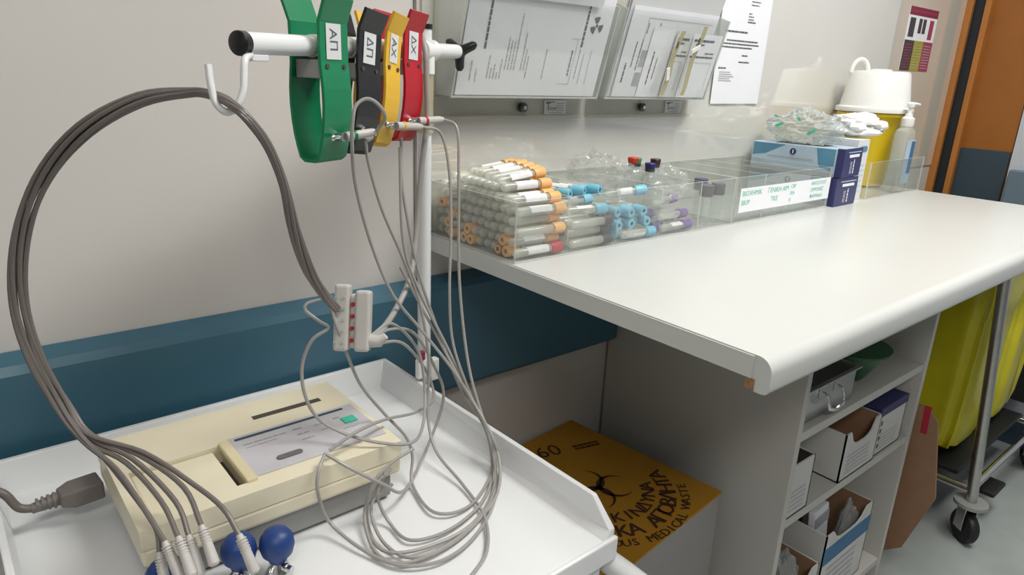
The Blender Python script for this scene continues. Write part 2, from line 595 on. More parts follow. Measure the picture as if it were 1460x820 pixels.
def cabinet_contents():
    # steel instrument tray with a loop handle
    t = thing('instrument_tray', 'stainless steel instrument tray with loop handle on the upper shelf', 'tray', (0.600, -0.325, SH1))
    a, b, h, w = 0.105, 0.085, 0.066, 0.0025
    m = MB()
    m.box(-a, a, -b, b, 0, w)
    m.box(-a, a, -b, -b + w, 0, h).box(-a, a, b - w, b, 0, h).box(-a, -a + w, -b, b, 0, h).box(a - w, a, -b, b, 0, h)
    m.build('pan', M_STEEL, t, bevel=0.001)
    m = MB()
    m.box(-a - 0.007, a + 0.007, -b - 0.007, -b + 0.001, h, h + 0.003).box(-a - 0.007, a + 0.007, b - 0.001, b + 0.007, h, h + 0.003)
    m.box(-a - 0.007, -a + 0.001, -b + 0.001, b - 0.001, h, h + 0.003).box(a - 0.001, a + 0.007, -b + 0.001, b - 0.001, h, h + 0.003)
    m.build('rim', M_STEEL, t)
    pts = [(-0.028, -b, 0.05), (-0.028, -b - 0.014, 0.046), (-0.026, -b - 0.019, 0.024), (0, -b - 0.02, 0.018), (0.026, -b - 0.019, 0.024),
           (0.028, -b - 0.014, 0.046), (0.028, -b, 0.05)]
    hd = MB().tube(smoothpath(pts), 0.0032, 8).build('handle', M_METAL, t, smooth=True)
    for xm in (-0.028, 0.028):
        MB().box(xm - 0.010, xm + 0.010, -b - 0.002, -b, 0.040, 0.060).build('handle_mount', M_STEEL, hd, bevel=0.001)
    # green bowl
    t = thing('green_bowl', 'dark green plastic bowl behind the steel tray', 'bowl', (0.806, -0.345, SH1))
    t.scale = (1.2, 1.2, 1.35)
    m = MB()
    m.lathe([(0.030, 0), (0.034, 0.004), (0.058, 0.040), (0.064, 0.050), (0.061, 0.050), (0.055, 0.040), (0.030, 0.006), (0.001, 0.005)], 28)
    m.build('bowl', M_GBOWL, t, smooth=True)
    MB().lathe([(0.064, 0.047), (0.069, 0.049), (0.069, 0.052), (0.062, 0.052)], 28).build('rim', M_GBOWL, t, smooth=True)
    # lower shelf cartons
    t, a, b, h = open_carton('open_carton', 'small white printed carton beside the cabinet left side panel', 0.486, 0.566, -0.424, -0.20, SH2, SH2 + 0.112, 0.0, mi=M_DARK)
    t, a, b, h = open_carton('open_carton', 'open white carton with torn dipped front on the middle shelf', 0.690, 0.846, -0.424, -0.16, SH2, SH2 + 0.108, 0.035)
    t, a, b, h = open_carton('open_carton', 'white printed carton with navy lid on the middle shelf', 0.852, 0.985, -0.420, -0.18, SH2, SH2 + 0.095, 0.0)
    MB().box(-a - 0.002, a + 0.002, -b - 0.002, b + 0.002, h, h + 0.020).build('lid', M_NAVY, t, bevel=0.002)
    m = MB()
    for k in range(4):
        m.box(-a + 0.010, -a + 0.018, -b - 0.0006, -b, 0.018 + k * 0.018, 0.028 + k * 0.018)
    m.build('print_blocks', M_INK, t)
    # bottom cartons
    t, a, b, h = open_carton('open_carton', 'open cardboard carton of clear packets on the cabinet floor', 0.500, 0.690, -0.422, -0.16, SHB, SHB + 0.140, 0.028)
    cx, cy = 0.595, -0.29
    for k, (dx, dy) in enumerate([(-0.046, -0.078), (0.046, -0.078), (-0.046, 0.03), (0.046, 0.03)]):
        film = crumple(0.036, 0.040, 0.085, 40 + k, freq=8, amp=0.22)
        o = film.build('clear_packet', M_BAGW, smooth=True, loc=(cx + dx, cy + dy, SHB + 0.004 + 0.068))
        tag(o, 'crumpled clear plastic packet in the cardboard carton on the cabinet floor', 'packet', 'clear packets in the floor carton')
    t, a, b, h = open_carton('open_carton', 'open carton with blue front band and white packs inside', 0.715, 0.930, -0.418, -0.14, SHB, SHB + 0.190, 0.03)
    MB().box(-a - 0.0005, a + 0.0005, -b - 0.0012, -b, h * 0.60, h * 0.82).build('blue_band', M_STRIPE, t)
    for k in range(4):
        p = thing('white_pack', 'flat white paper pack standing in the blue banded carton', 'pack',
                  (0.775 + 0.085 * (k % 2), -0.385 + 0.055 * k, SHB + 0.012), 0, 'white packs in the blue banded carton', rot=(-0.10, 0.0, 0.06 - 0.04 * k))
        MB().box(-0.050 + 0.015, 0.035, -0.008, 0.008, 0, 0.200 + 0.010 * (k % 3)).build('pack', M_PAPERG if k % 2 else M_PAPER, p, bevel=0.003)
        MB().box(-0.035, 0.035, -0.0088, -0.008, 0.160, 0.185).build('pack_seal', M_STRIPE if k % 2 else M_INKG, p)
    for k, (x, y) in enumerate([(0.882, -0.388), (0.765, -0.225)]):
        o = crumple(0.034, 0.020, 0.105, 60 + k, freq=8, amp=0.20).build('clear_packet', M_BAGW, smooth=True, loc=(x, y, SHB + 0.004 + 0.084))
        tag(o, 'clear plastic packet tucked beside white packs in the blue banded carton', 'packet', 'clear packets in the blue banded carton')
    # flattened cardboard leaning on the right side
    t = thing('cardboard_sheet', 'flattened brown cardboard leaning against the cabinet side', 'cardboard', (1.06, -0.28, 0.0))
    o = MB()
    o.prism([(-0.10, 0.0), (0.16, 0.0), (0.16, 0.47), (-0.165, 0.47), (-0.19, 0.44), (-0.215, 0.24), (-0.165, 0.06)], 0, 0.005, 'yz')
    o = o.build('sheet', M_CARDB, t)
    o.rotation_euler = (0, math.radians(-8), 0)
    o.location = (0.055, 0, 0)
    m = MB().box(-0.0006, 0.0056, -0.172, -0.158, 0.40, 0.4705)
    m.build('red_mark', M_CAPRED, o)


def crumple(rx, ry, rz, seed, freq=9.0, amp=0.35, nu=36, nv=22, flat=True):
    """crumpled closed film: a noisy ellipsoid with sharp folds"""
    m = MB()
    rings = []
    off = Vector((seed * 3.7, seed * 1.3, seed * 2.1))
    for i in range(nv + 1):
        th = math.pi * min(max(i, 0.02), nv - 0.02) / nv
        ring = []
        for j in range(nu):
            ph = 2 * math.pi * j / nu
            d = Vector((math.sin(th) * math.cos(ph), math.sin(th) * math.sin(ph), -math.cos(th)))
            q = d * (freq / 4) + off
            k = 1 + amp * noise.noise(q) + amp * 0.8 * (abs(noise.noise(q * 2.3)) - 0.25) + amp * 0.35 * noise.noise(q * 5.1)
            p = Vector((d.x * rx, d.y * ry, d.z * rz)) * k
            if flat and p.z < -rz * 0.8:
                p.z = -rz * 0.8
            ring.append(tuple(p))
        rings.append(ring)
    return m.loft(rings)


M_BAGW = clear('packet_film', (0.90, 0.92, 0.92), 0.35, (0.72, 0.75, 0.76), rough=0.12, wrinkle=0.8, wscale=70)
cabinet_contents()


# ------------------------------------------------------------------ yellow waste box on the floor
def waste_box():
    t = thing('waste_box', 'white cardboard medical waste box with printed yellow top beside the cabinet', 'box', (0.2145, -0.178, 0.0), math.radians(6.2))
    a, h = 0.178, 0.440
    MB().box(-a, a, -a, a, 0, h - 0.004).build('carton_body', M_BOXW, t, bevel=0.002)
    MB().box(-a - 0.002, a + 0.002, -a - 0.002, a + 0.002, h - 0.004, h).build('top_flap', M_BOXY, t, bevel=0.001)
    m = MB()
    def arc_text(s, R, size, a_end, adv):
        ang = a_end
        for ch in reversed(s):
            th = ang
            pos = Vector((0.02 + R * math.cos(th), -0.02 + R * math.sin(th), h + 0.0008))
            tang = Vector((-math.sin(th), math.cos(th), 0))
            inw = Vector((-math.cos(th), -math.sin(th), 0))
            if ch != ' ':
                for q in (-1, 0, 1):
                    put_text(m, ch, size, frame(pos + tang * (size * 0.022 * q) + Vector((0, 0, 0.0001 * q)), tang, inw), 'CENTER')
            ang -= adv
    arc_text('INFECTIOUS MEDICAL WASTE', 0.162, 0.024, math.radians(-40), 0.100)
    arc_text('ΙΑΤΡΙΚΑ ΑΠΟΒΛΗΤΑ', 0.138, 0.043, math.radians(-22), 0.178)
    arc_text('ΕΠΙΚΙΝΔΥΝΑ', 0.100, 0.036, math.radians(-38), 0.245)
    put_text(m, '60', 0.055, frame((0.012, 0.118, h + 0.0008), (0.94, -0.34, 0), (0.34, 0.94, 0)))
    dashes(m, frame((0.090, 0.092, h + 0.0008), (0.94, -0.34, 0), (0.34, 0.94, 0)), [(0, 0, 0.058, 0.006), (0, 0.010, 0.058, 0.006)])
    m.build('printing', M_BOXINK, t)
    # the three-horned hazard emblem
    m = MB()
    for k in range(3):
        an = math.radians(90 + 120 * k)
        c = Vector((0.02 + 0.030 * math.cos(an), -0.02 + 0.030 * math.sin(an)))
        n = 20
        vs = []
        for j in range(n + 1):
            th = an - math.radians(140) + math.radians(280) * j / n
            wv = 0.0085 * math.sin(math.pi * j / n) + 0.0005
            vs.append((c.x + (0.034) * math.cos(th), c.y + 0.034 * math.sin(th), h + 0.0008))
            vs.append((c.x + (0.034 - wv) * math.cos(th), c.y + (0.034 - wv) * math.sin(th), h + 0.0008))
        # open horns point outward
        vs2 = []
        for x, y, z in vs:
            d = Vector((x - c.x, y - c.y))
            vs2.append((c.x - d.x, c.y - d.y, z))
        m.add(vs2, [(2 * j, 2 * j + 1, 2 * j + 3, 2 * j + 2) for j in range(n)])
    m.build('hazard_emblem', M_BOXINK, t)


waste_box()


# ------------------------------------------------------------------ medical cart with pole and arm
def caster(parent, x, y, r=0.035, top=0.11, rz=0.4):
    w = MB()
    w.X = Matrix.Translation((x, y, 0)) @ Matrix.Rotation(rz, 4, 'Z')
    w.lathe([(0.006, -0.012), (r * 0.9, -0.012), (r, -0.006), (r, 0.006), (r * 0.9, 0.012), (0.006, 0.012)], 24, 'y')
    w.v = [(a, b, c + r) for a, b, c in w.v]
    o = w.build('caster_wheel', M_RUB, parent, smooth=True)
    f = MB()
    f.X = Matrix.Translation((x, y, 0)) @ Matrix.Rotation(rz, 4, 'Z')
    f.box(-0.012, 0.020, -0.018, -0.014, r * 0.8, top - 0.01).box(-0.012, 0.020, 0.014, 0.018, r * 0.8, top - 0.01)
    f.box(-0.014, 0.022, -0.018, 0.018, top - 0.01, top)
    f.build('fork', M_STEEL, o, bevel=0.001)
    return o


ARM0 = Vector((-0.382, -0.290, 1.172))
ARM1 = Vector((0.000, -0.073, 1.181))


def med_cart():
    ox, oy = -0.35, -0.27
    t = thing('medical_cart', 'white metal medical cart with tray top and hanging pole', 'cart', (ox, oy, 0), 0.018)
    L = lambda x, y, z: (x - ox, y - oy, z)
    X0, X1, Y0, Y1 = -0.606, -0.100, -0.512, -0.030
    ZF, ZR = 0.680, 0.718
    m = MB()
    m.X = Matrix.Translation((-ox, -oy, 0))
    m.box(X0, X1, Y0, Y1, ZF - 0.006, ZF)
    tray = m.build('tray_floor', M_WHITE, t)
    # rims: slanted inside faces, the side rims cut down towards the open front
    def rim(outline_in, outline_out, name='tray_rim'):
        mm = MB()
        mm.X = Matrix.Translation((-ox, -oy, 0))
        mm.loft([outline_in, outline_out])
        mm.build(name, M_WHITE, t, bevel=0.0015)
    yz = [(Y1, ZF - 0.006), (Y1, ZR), (Y0 + 0.030, ZR), (Y0, ZF + 0.010), (Y0, ZF - 0.006)]
    rim([(X1 - 0.020 + (0.016 if z > ZF else 0), y, z) for y, z in yz], [(X1 + 0.003, y, z) for y, z in yz])
    rim([(X0 + 0.012 - (0.008 if z > ZF else 0), y, z) for y, z in yz], [(X0 - 0.003, y, z) for y, z in yz])
    xz = [(X0 - 0.003, ZF - 0.006), (X0 - 0.003, ZR), (X1 + 0.003, ZR), (X1 + 0.003, ZF - 0.006)]
    rim([(x, Y1 - 0.020 + (0.016 if z > ZF else 0), z) for x, z in xz], [(x, Y1 + 0.003, z) for x, z in xz])
    m = MB()
    m.X = Matrix.Translation((-ox, -oy, 0))
    m.box(X0 - 0.003, X1 + 0.003, Y0 - 0.006, Y0, ZF - 0.026, ZF + 0.003)
    m.build('front_lip', M_WHITE, t, bevel=0.002)
    m = MB()
    m.X = Matrix.Translation((-ox, -oy, 0))
    m.box(X0 + 0.004, X1 - 0.004, Y0 + 0.012, Y1 - 0.006, 0.15, ZF - 0.006)
    m.build('cart_body', M_WHITE, t, bevel=0.004)
    for k, (z0, z1) in enumerate([(0.50, 0.645), (0.33, 0.49), (0.16, 0.32)]):
        m = MB()
        m.X = Matrix.Translation((-ox, -oy, 0))
        m.box(X0 + 0.016, X1 - 0.012, Y0 + 0.002, Y0 + 0.012, z0, z1)
        dr = m.build('drawer', M_WHITE, t, bevel=0.003)
        m = MB()
        m.X = Matrix.Translation((-ox, -oy, 0))
        zc = z1 - 0.03
        m.tube(smoothpath([(-0.42, Y0 + 0.002, zc), (-0.42, Y0 - 0.02, zc), (-0.35, Y0 - 0.024, zc), (-0.28, Y0 - 0.02, zc), (-0.28, Y0 + 0.002, zc)]), 0.004)
        m.build('handle', M_METAL, dr, smooth=True)
    m = MB()
    m.X = Matrix.Translation((-ox, -oy, 0))
    zc = 0.640
    xr = X1 + 0.006
    m.tube(smoothpath([(xr, -0.470, zc), (xr, -0.54, zc), (xr - 0.006, -0.580, zc), (xr - 0.03, -0.602, zc), (-0.35, -0.606, zc),
                       (X0 + 0.024, -0.602, zc), (X0 - 0.004, -0.58, zc), (X0 - 0.008, -0.54, zc), (X0 - 0.008, -0.470, zc)]), 0.0135, 14)
    m.build('push_handle', M_WHITE, t, smooth=True)
    for x in (X0 + 0.05, X1 - 0.05):
        for y in (Y0 + 0.06, Y1 - 0.06):
            caster(t, x - ox, y - oy, 0.045, 0.15, 0.5)
    # pole
    px, py = -0.0835, -0.118
    m = MB()
    m.X = Matrix.Translation((-ox, -oy, 0))
    m.cyl((px, py, 0.42), (px, py, 1.205), 0.0095, n=20)
    pole = m.build('pole', M_WHITE, t, smooth=True)
    m = MB()
    m.X = Matrix.Translation((-ox, -oy, 0))
    m.cyl((px, py, 1.205), (px, py, 1.211), 0.0105, n=20)
    m.build('pole_cap', M_BLACK, pole, smooth=True)
    m = MB()
    m.X = Matrix.Translation((-ox, -oy, 0))
    m.tube(smoothpath([(px, py, 1.075), (px, py, 1.10), (px, py, 1.13), (px, py, 1.158)], 2), [0.0125, 0.0118, 0.0122, 0.012, 0.0126, 0.0122, 0.013], n=14)
    m.build('yellowed_tape', M_YELTAPE, pole, smooth=True)
    m = MB()
    m.X = Matrix.Translation((-ox, -oy, 0))
    m.box(px - 0.016, px - 0.009, py - 0.014, py + 0.014, 0.50, 0.53).box(px - 0.016, px - 0.009, py - 0.014, py + 0.014, 0.62, 0.65)
    m.box(px - 0.011, px + 0.014, py - 0.014, py + 0.014, 0.62, 0.65).box(px - 0.011, px + 0.014, py - 0.014, py + 0.014, 0.50, 0.53)
    m.build('pole_bracket', M_WHITE, pole, bevel=0.001)
    m = MB()
    m.X = Matrix.Translation((-ox, -oy, 0))
    m.box(px - 0.020, px - 0.006, py - 0.016, py - 0.006, 0.722, 0.752).box(px + 0.000, px + 0.014, py - 0.020, py - 0.008, 0.716, 0.750)
    m.build('cable_clip', M_WPLAS, pole, bevel=0.002)
    m = MB()
    m.X = Matrix.Translation((-ox, -oy, 0))
    m.cyl((px - 0.012, py - 0.012, 0.752), (px - 0.012, py - 0.012, 0.764), 0.005)
    m.build('clip_screw', M_MAROON, pole, smooth=True)
    # arm
    u = (ARM1 - ARM0).normalized()
    m = MB()
    m.X = Matrix.Translation((-ox, -oy, 0))
    m.cyl(ARM0, ARM1, 0.0096, n=24)
    arm = m.build('arm', M_WHITE, t, smooth=True)
    m = MB()
    m.X = Matrix.Translation((-ox, -oy, 0))
    m.tube([ARM0 - u * 0.0045, ARM0 - u * 0.003, ARM0 + u * 0.004], [0.0085, 0.0103, 0.0103], 24)
    m.build('end_cap', M_BLACK, arm, smooth=True)
    # clamp block at the pole
    m = MB()
    m.X = Matrix.Translation((-ox, -oy, 0))
    m.cyl((px, py, 1.150), (px, py, 1.192), 0.0135, n=20)
    c = ARM0 + u * ((Vector((px, py, 1.178)) - ARM0).dot(u))
    m.cyl(c - u * 0.016, c + u * 0.018, 0.0135, n=20)
    m.build('clamp_block', M_WPLAS, arm, smooth=True)
    # star knob
    m = MB()
    m.X = Matrix.Translation((-ox, -oy, 0))
    m.cyl(ARM1, ARM1 + u * 0.012, 0.0085, 0.010, 16)
    side = Vector((0.46, -0.80, 0.0)).normalized()
    up = Vector((0, 0, 1))
    side = (side - u * side.dot(u)).normalized()
    cc = ARM1 + u * 0.011
    for ang in (25, 145, 268):
        d = side * math.cos(math.radians(ang)) + up * math.sin(math.radians(ang))
        m.tube([cc, cc + d * 0.012 + u * 0.002, cc + d * 0.022 + u * 0.004, cc + d * 0.0265 + u * 0.004], [0.0085, 0.0068, 0.0062, 0.003], 12)
    m.build('star_knob', M_BLACK, arm, smooth=True)
    # hook below the free end
    m = MB()
    m.X = Matrix.Translation((-ox, -oy, 0))
    hk = [(-0.3745, -0.290, 1.163), (-0.3835, -0.301, 1.1585), (-0.3868, -0.3055, 1.146), (-0.3895, -0.3085, 1.134), (-0.3955, -0.3095, 1.1225), (-0.4035, -0.306, 1.1165),
          (-0.4095, -0.299, 1.1235), (-0.4105, -0.2935, 1.1385), (-0.4095, -0.2885, 1.1535)]
    m.tube(smoothpath(hk), 0.0031, 10)
    m.build('hook', M_WHITE, arm, smooth=True)
    m = MB()
    m.X = Matrix.Translation((-ox, -oy, 0)) @ Matrix.Translation(ARM0 + u * 0.016 - Vector((0, 0, 0.0115))) @ Matrix.Rotation(math.atan2(u.y, u.x), 4, 'Z')
    m.box(-0.010, 0.012, -0.006, 0.006, -0.003, 0.003)
    m.build('hook_mount', M_WHITE, arm, bevel=0.001)
    # white pegs on the arm that carry the clamps
    for s in (0.249, 0.396, 0.506, 0.612):
        cpt = ARM0 + (ARM1 - ARM0) * s
        m = MB()
        m.X = Matrix.Translation((-ox, -oy, 0))
        m.cyl(cpt - u * 0.011, cpt + u * 0.011, 0.0108, n=18)
        m.build('holder_sleeve', M_WPLAS, arm, smooth=True)


med_cart()


# ------------------------------------------------------------------ limb clamp electrodes hanging on the arm
def strip_geo(path, th, w):
    """flat strap: a path in (s, z) given a thickness, extruded across its width"""
    n = len(path)
    nrm = []
    for i in range(n):
        a, b = path[max(i - 1, 0)], path[min(i + 1, n - 1)]
        d = Vector((b[0] - a[0], b[1] - a[1])).normalized()
        nrm.append((-d.y, d.x))
    A = [(path[i][0] + nrm[i][0] * th / 2, path[i][1] + nrm[i][1] * th / 2) for i in range(n)]
    B = [(path[i][0] - nrm[i][0] * th / 2, path[i][1] - nrm[i][1] * th / 2) for i in range(n)]
    vs, fs = [], []
    for x in (-w / 2, w / 2):
        for s, z in A:
            vs.append((x, -s, z))
        for s, z in B:
            vs.append((x, -s, z))
    N = 2 * n
    for i in range(n - 1):
        fs += [(i, i + 1, N + i + 1, N + i), (n + i, N + n + i, N + n + i + 1, n + i + 1)]
        fs += [(i, n + i, n + i + 1, i + 1), (N + i, N + i + 1, N + n + i + 1, N + n + i)]
    fs += [(0, N, N + n, n), (n - 1, 2 * n - 1, N + 2 * n - 1, N + n - 1)]
    return vs, fs


POSTS = {}


def limb_clamp(color_name, m_body, s_arm, yaw, roll, tagtext, sc=1.0, dz=0.0, w=0.034, lean=0.0):
    c = ARM0 + (ARM1 - ARM0) * s_arm
    t = thing('limb_clamp', color_name + ' plastic limb clamp electrode hanging on the white arm', 'clamp', (c.x, c.y, c.z + dz), 0, 'limb clamps on the arm',
              rot=(math.radians(roll), math.radians(lean), math.radians(yaw)))
    half = [(0.0290, 0.0445), (0.0200, 0.0235), (0.0194, 0.0225), (0.0192, 0.000), (0.0194, -0.016), (0.0208, -0.026), (0.0222, -0.040), (0.0225, -0.055),
            (0.0214, -0.070), (0.0190, -0.085), (0.0155, -0.098), (0.0125, -0.107), (0.0070, -0.1105), (0.0, -0.1105)]
    half = [(s * sc * 0.93, z * sc) for s, z in half]
    for sg in (1, -1):
        m = MB()
        vs, fs = strip_geo([(s * sg, z) for s, z in half], 0.0036, w)
        m.add(vs, fs)
        jaw = m.build('jaw', m_body, t, bevel=0.0009)
        if sg == 1:
            y = -(0.0193 * 0.93 * sc + 0.0023)
            MB().box(-w * 0.30, w * 0.22, y - 0.0003, y, -0.012 * sc, 0.021 * sc).build('paper_tag', M_PAPERG, jaw)
            m = MB()
            put_text(m, tagtext, 0.015, frame((-w * 0.04 - 0.0055, y - 0.0006, 0.0165 * sc), (0, 0, -1), (1, 0, 0)))
            m.build('handwriting', M_INK, jaw)
            m = MB()
            for xx in (-w * 0.30, w * 0.30):
                m.cyl((xx, y + 0.001, -0.0185 * sc), (xx, y - 0.0012, -0.0185 * sc), 0.0024, n=10)
            m.build('rivet', M_DARK, jaw)
    m = MB()
    m.box(-w * 0.40, w * 0.40, -0.0160 * sc, 0.0160 * sc, -0.030 * sc, -0.0125)
    m.build('spring_block', M_GREYP, t, bevel=0.001)
    m = MB()
    y0 = -0.0178 * sc
    E = Matrix.Translation(t.location) @ t.rotation_euler.to_matrix().to_4x4()
    POSTS[color_name] = (E @ Vector((0.004, y0 - 0.009, -0.086 * sc)), E.to_3x3() @ Vector((1, 0, 0)), E.to_3x3() @ Vector((0, -1, 0)))
    m.cyl((0, y0 + 0.002, -0.086 * sc), (0, y0 - 0.010, -0.086 * sc), 0.0048, n=14)
    m.cyl((-0.012, y0 - 0.007, -0.086 * sc), (0.004, y0 - 0.007, -0.086 * sc), 0.0026, n=10)
    m.sphere((-0.013, y0 - 0.007, -0.086 * sc), 0.0034, 10, 8)
    m.build('terminal_post', M_METAL, t, smooth=True)
    return t


limb_clamp('green', M_GREEN, 0.249, 24, 0, 'ΑΠ', 1.0, 0.0, 0.041)
limb_clamp('black', M_BLACK, 0.396, 25, 0, 'ΔΠ', 0.95, -0.005, 0.039, 7)
limb_clamp('yellow', M_YEL, 0.506, 30, 0, 'ΑΧ', 0.93, -0.004, 0.032, 9)
limb_clamp('red', M_RED, 0.612, 27, 0, 'ΔΧ', 0.95, 0.000, 0.039, 4)


# ------------------------------------------------------------------ electrocardiograph on the tray
def ecg():
    t = thing('ecg_machine', 'beige portable electrocardiograph with grey keypad on the cart tray', 'ecg machine', (-0.379, -0.222, 0.680), 0.01)
    W, D = 0.134, 0.094          # half sizes
    z0, z1, zt = 0.004, 0.036, 0.077
    MB().box(-W + 0.008, W - 0.008, -D + 0.010, D - 0.008, z0, z1).build('base', M_GREYP, t, bevel=0.003)
    m = MB()
    for x in (-W + 0.03, W - 0.03):
        for y in (-D + 0.03, D - 0.03):
            m.cyl((x, y, 0), (x, y, z0), 0.008)
    m.build('rubber_feet', M_RUB, t)
    # upper shell: a bevelled ring body with the paper bay left open
    bx0, bx1, by0, by1 = -W + 0.014, -0.029, -D + 0.020, 0.012
    m = MB()
    m.box(-W, W, -D, D, z1, zt - 0.020)
    m.build('shell_lower', M_BEIGE, t, bevel=0.005, seg=3)
    m = MB()
    prof = lambda x0, x1, y0, y1: m.box(x0, x1, y0, y1, zt - 0.021, zt)
    prof(-W, W, by1, D)
    prof(-W, W, -D, by0)
    prof(-W, bx0, by0, by1)
    prof(bx1, W, by0, by1)
    # merge the strips visually: one mesh, outer edge rounded by the lower shell
    m.build('shell_upper', M_BEIGE, t)
    MB().box(bx0 + 0.001, bx1 - 0.0095, by0 + 0.001, by1 - 0.001, zt - 0.020, zt - 0.004).build('paper_door', M_BEIGE, t, bevel=0.002)
    m = MB()
    m.box(bx1 - 0.0085, bx1 - 0.0005, by0 + 0.002, by1 - 0.002, zt - 0.0205, zt - 0.019)
    m.build('paper_slot', M_DARK, t)
    MB().box(bx1 - 0.003, bx1 + 0.008, by0 - 0.002, by1 + 0.002, zt - 0.004, zt + 0.004).build('tear_bar', M_BEIGE2, t, bevel=0.0015)
    # keypad plate
    kp = MB().box(bx1 + 0.008, W - 0.006, -D + 0.024, 0.018, zt, zt + 0.0016).build('keypad', M_PANELG, t, bevel=0.0006)
    zk = zt + 0.0018
    m = MB()
    m.box(bx1 + 0.014, W - 0.020, 0.008, 0.0125, zk, zk + 0.0002)
    m.build('keypad_stripe', M_DOORBL, kp)
    m = MB()
    out = []
    for k in range(16):
        a = 2 * math.pi * k / 16
        out.append(((0.010 if math.cos(a) > 0 else -0.010) + 0.0042 * math.cos(a), 0.0042 * math.sin(a)))
    m.X = Matrix.Translation((0.022, -0.052, 0))
    m.prism(out, zk, zk + 0.0012)
    m.build('power_key', mat('key_dark', (0.13, 0.12, 0.13), 0.45), kp)
    m = MB()
    dashes(m, frame((bx1 + 0.018, -0.006, zk), (1, 0, 0), (0, 1, 0)), [(0, 0, 0.048, 0.0022), (0, -0.007, 0.036, 0.0015), (0.056, 0.0, 0.012, 0.003), (0.056, -0.013, 0.014, 0.003), (0.056, -0.026, 0.014, 0.003),
                                                               (0.080, -0.004, 0.010, 0.002), (0.082, -0.018, 0.010, 0.002), (0.104, -0.002, 0.008, 0.003), (0.104, -0.030, 0.016, 0.002)])
    m.build('keypad_printing', M_GREYP, kp)
    MB().box(W - 0.034, W - 0.018, -0.026, -0.012, zk, zk + 0.0014).build('green_key', M_TEAL, kp, bevel=0.0005)
    # dark display slot in the rear
    MB().box(0.020, 0.104, 0.047, 0.0555, zt - 0.001, zt + 0.0006).build('display_slot', M_DARK, t)
    m = MB()
    m.box(W - 0.001, W + 0.0006, -D + 0.05, D - 0.05, z1 + 0.006, z1 + 0.020)
    m.build('side_grille', M_BEIGE2, t)
    # right hand socket for the patient cable
    MB().box(W - 0.004, W + 0.020, 0.006, 0.050, z0 + 0.006, z1 + 0.012).build('cable_socket', M_GREYP, t, bevel=0.004)


ecg()


def mains_cable():
    t = thing('mains_cable', 'grey mains cable plugged into the beige electrocardiograph', 'cable', (-0.53, -0.14, 0.70))
    o = Vector((-0.53, -0.14, 0.70))
    m = MB()
    m.X = Matrix.Translation((0.004, 0.000, 0.012)) @ Matrix.Rotation(0.10, 4, 'Z')
    m.loft([[(-0.030, -0.010, -0.007), (-0.030, 0.010, -0.007), (-0.030, 0.010, 0.007), (-0.030, -0.010, 0.007)],
            [(-0.018, -0.014, -0.010), (-0.018, 0.014, -0.010), (-0.018, 0.014, 0.010), (-0.018, -0.014, 0.010)],
            [(0.010, -0.014, -0.010), (0.010, 0.014, -0.010), (0.010, 0.014, 0.010), (0.010, -0.014, 0.010)]])
    plug = m.build('plug', M_PLUGD, t, bevel=0.002)
    m = MB()
    pts = [(-0.024, 0.000, 0.011), (-0.036, -0.001, 0.010), (-0.050, -0.002, 0.009)]
    m.tube(pts, [0.0075, 0.0065, 0.0052], 12)
    for k in range(4):
        m.cyl((-0.028 - 0.005 * k, -0.0005, 0.0105), (-0.0305 - 0.005 * k, -0.0005, 0.0105), 0.0085 - 0.0005 * k, n=12)
    m.build('strain_relief', M_PLUGD, plug, smooth=True)
    m = MB()
    m.tube(smoothpath([(-0.048, -0.002, 0.009), (-0.060, 0.000, 0.014), (-0.070, 0.005, 0.032), (-0.090, 0.018, 0.040), (-0.12, 0.045, 0.042), (-0.18, 0.09, 0.040), (-0.26, 0.13, 0.01), (-0.33, 0.14, -0.2), (-0.36, 0.135, -0.69)]), 0.0043, 10)
    m.build('cord', M_CABLE, t, smooth=True)


mains_cable()

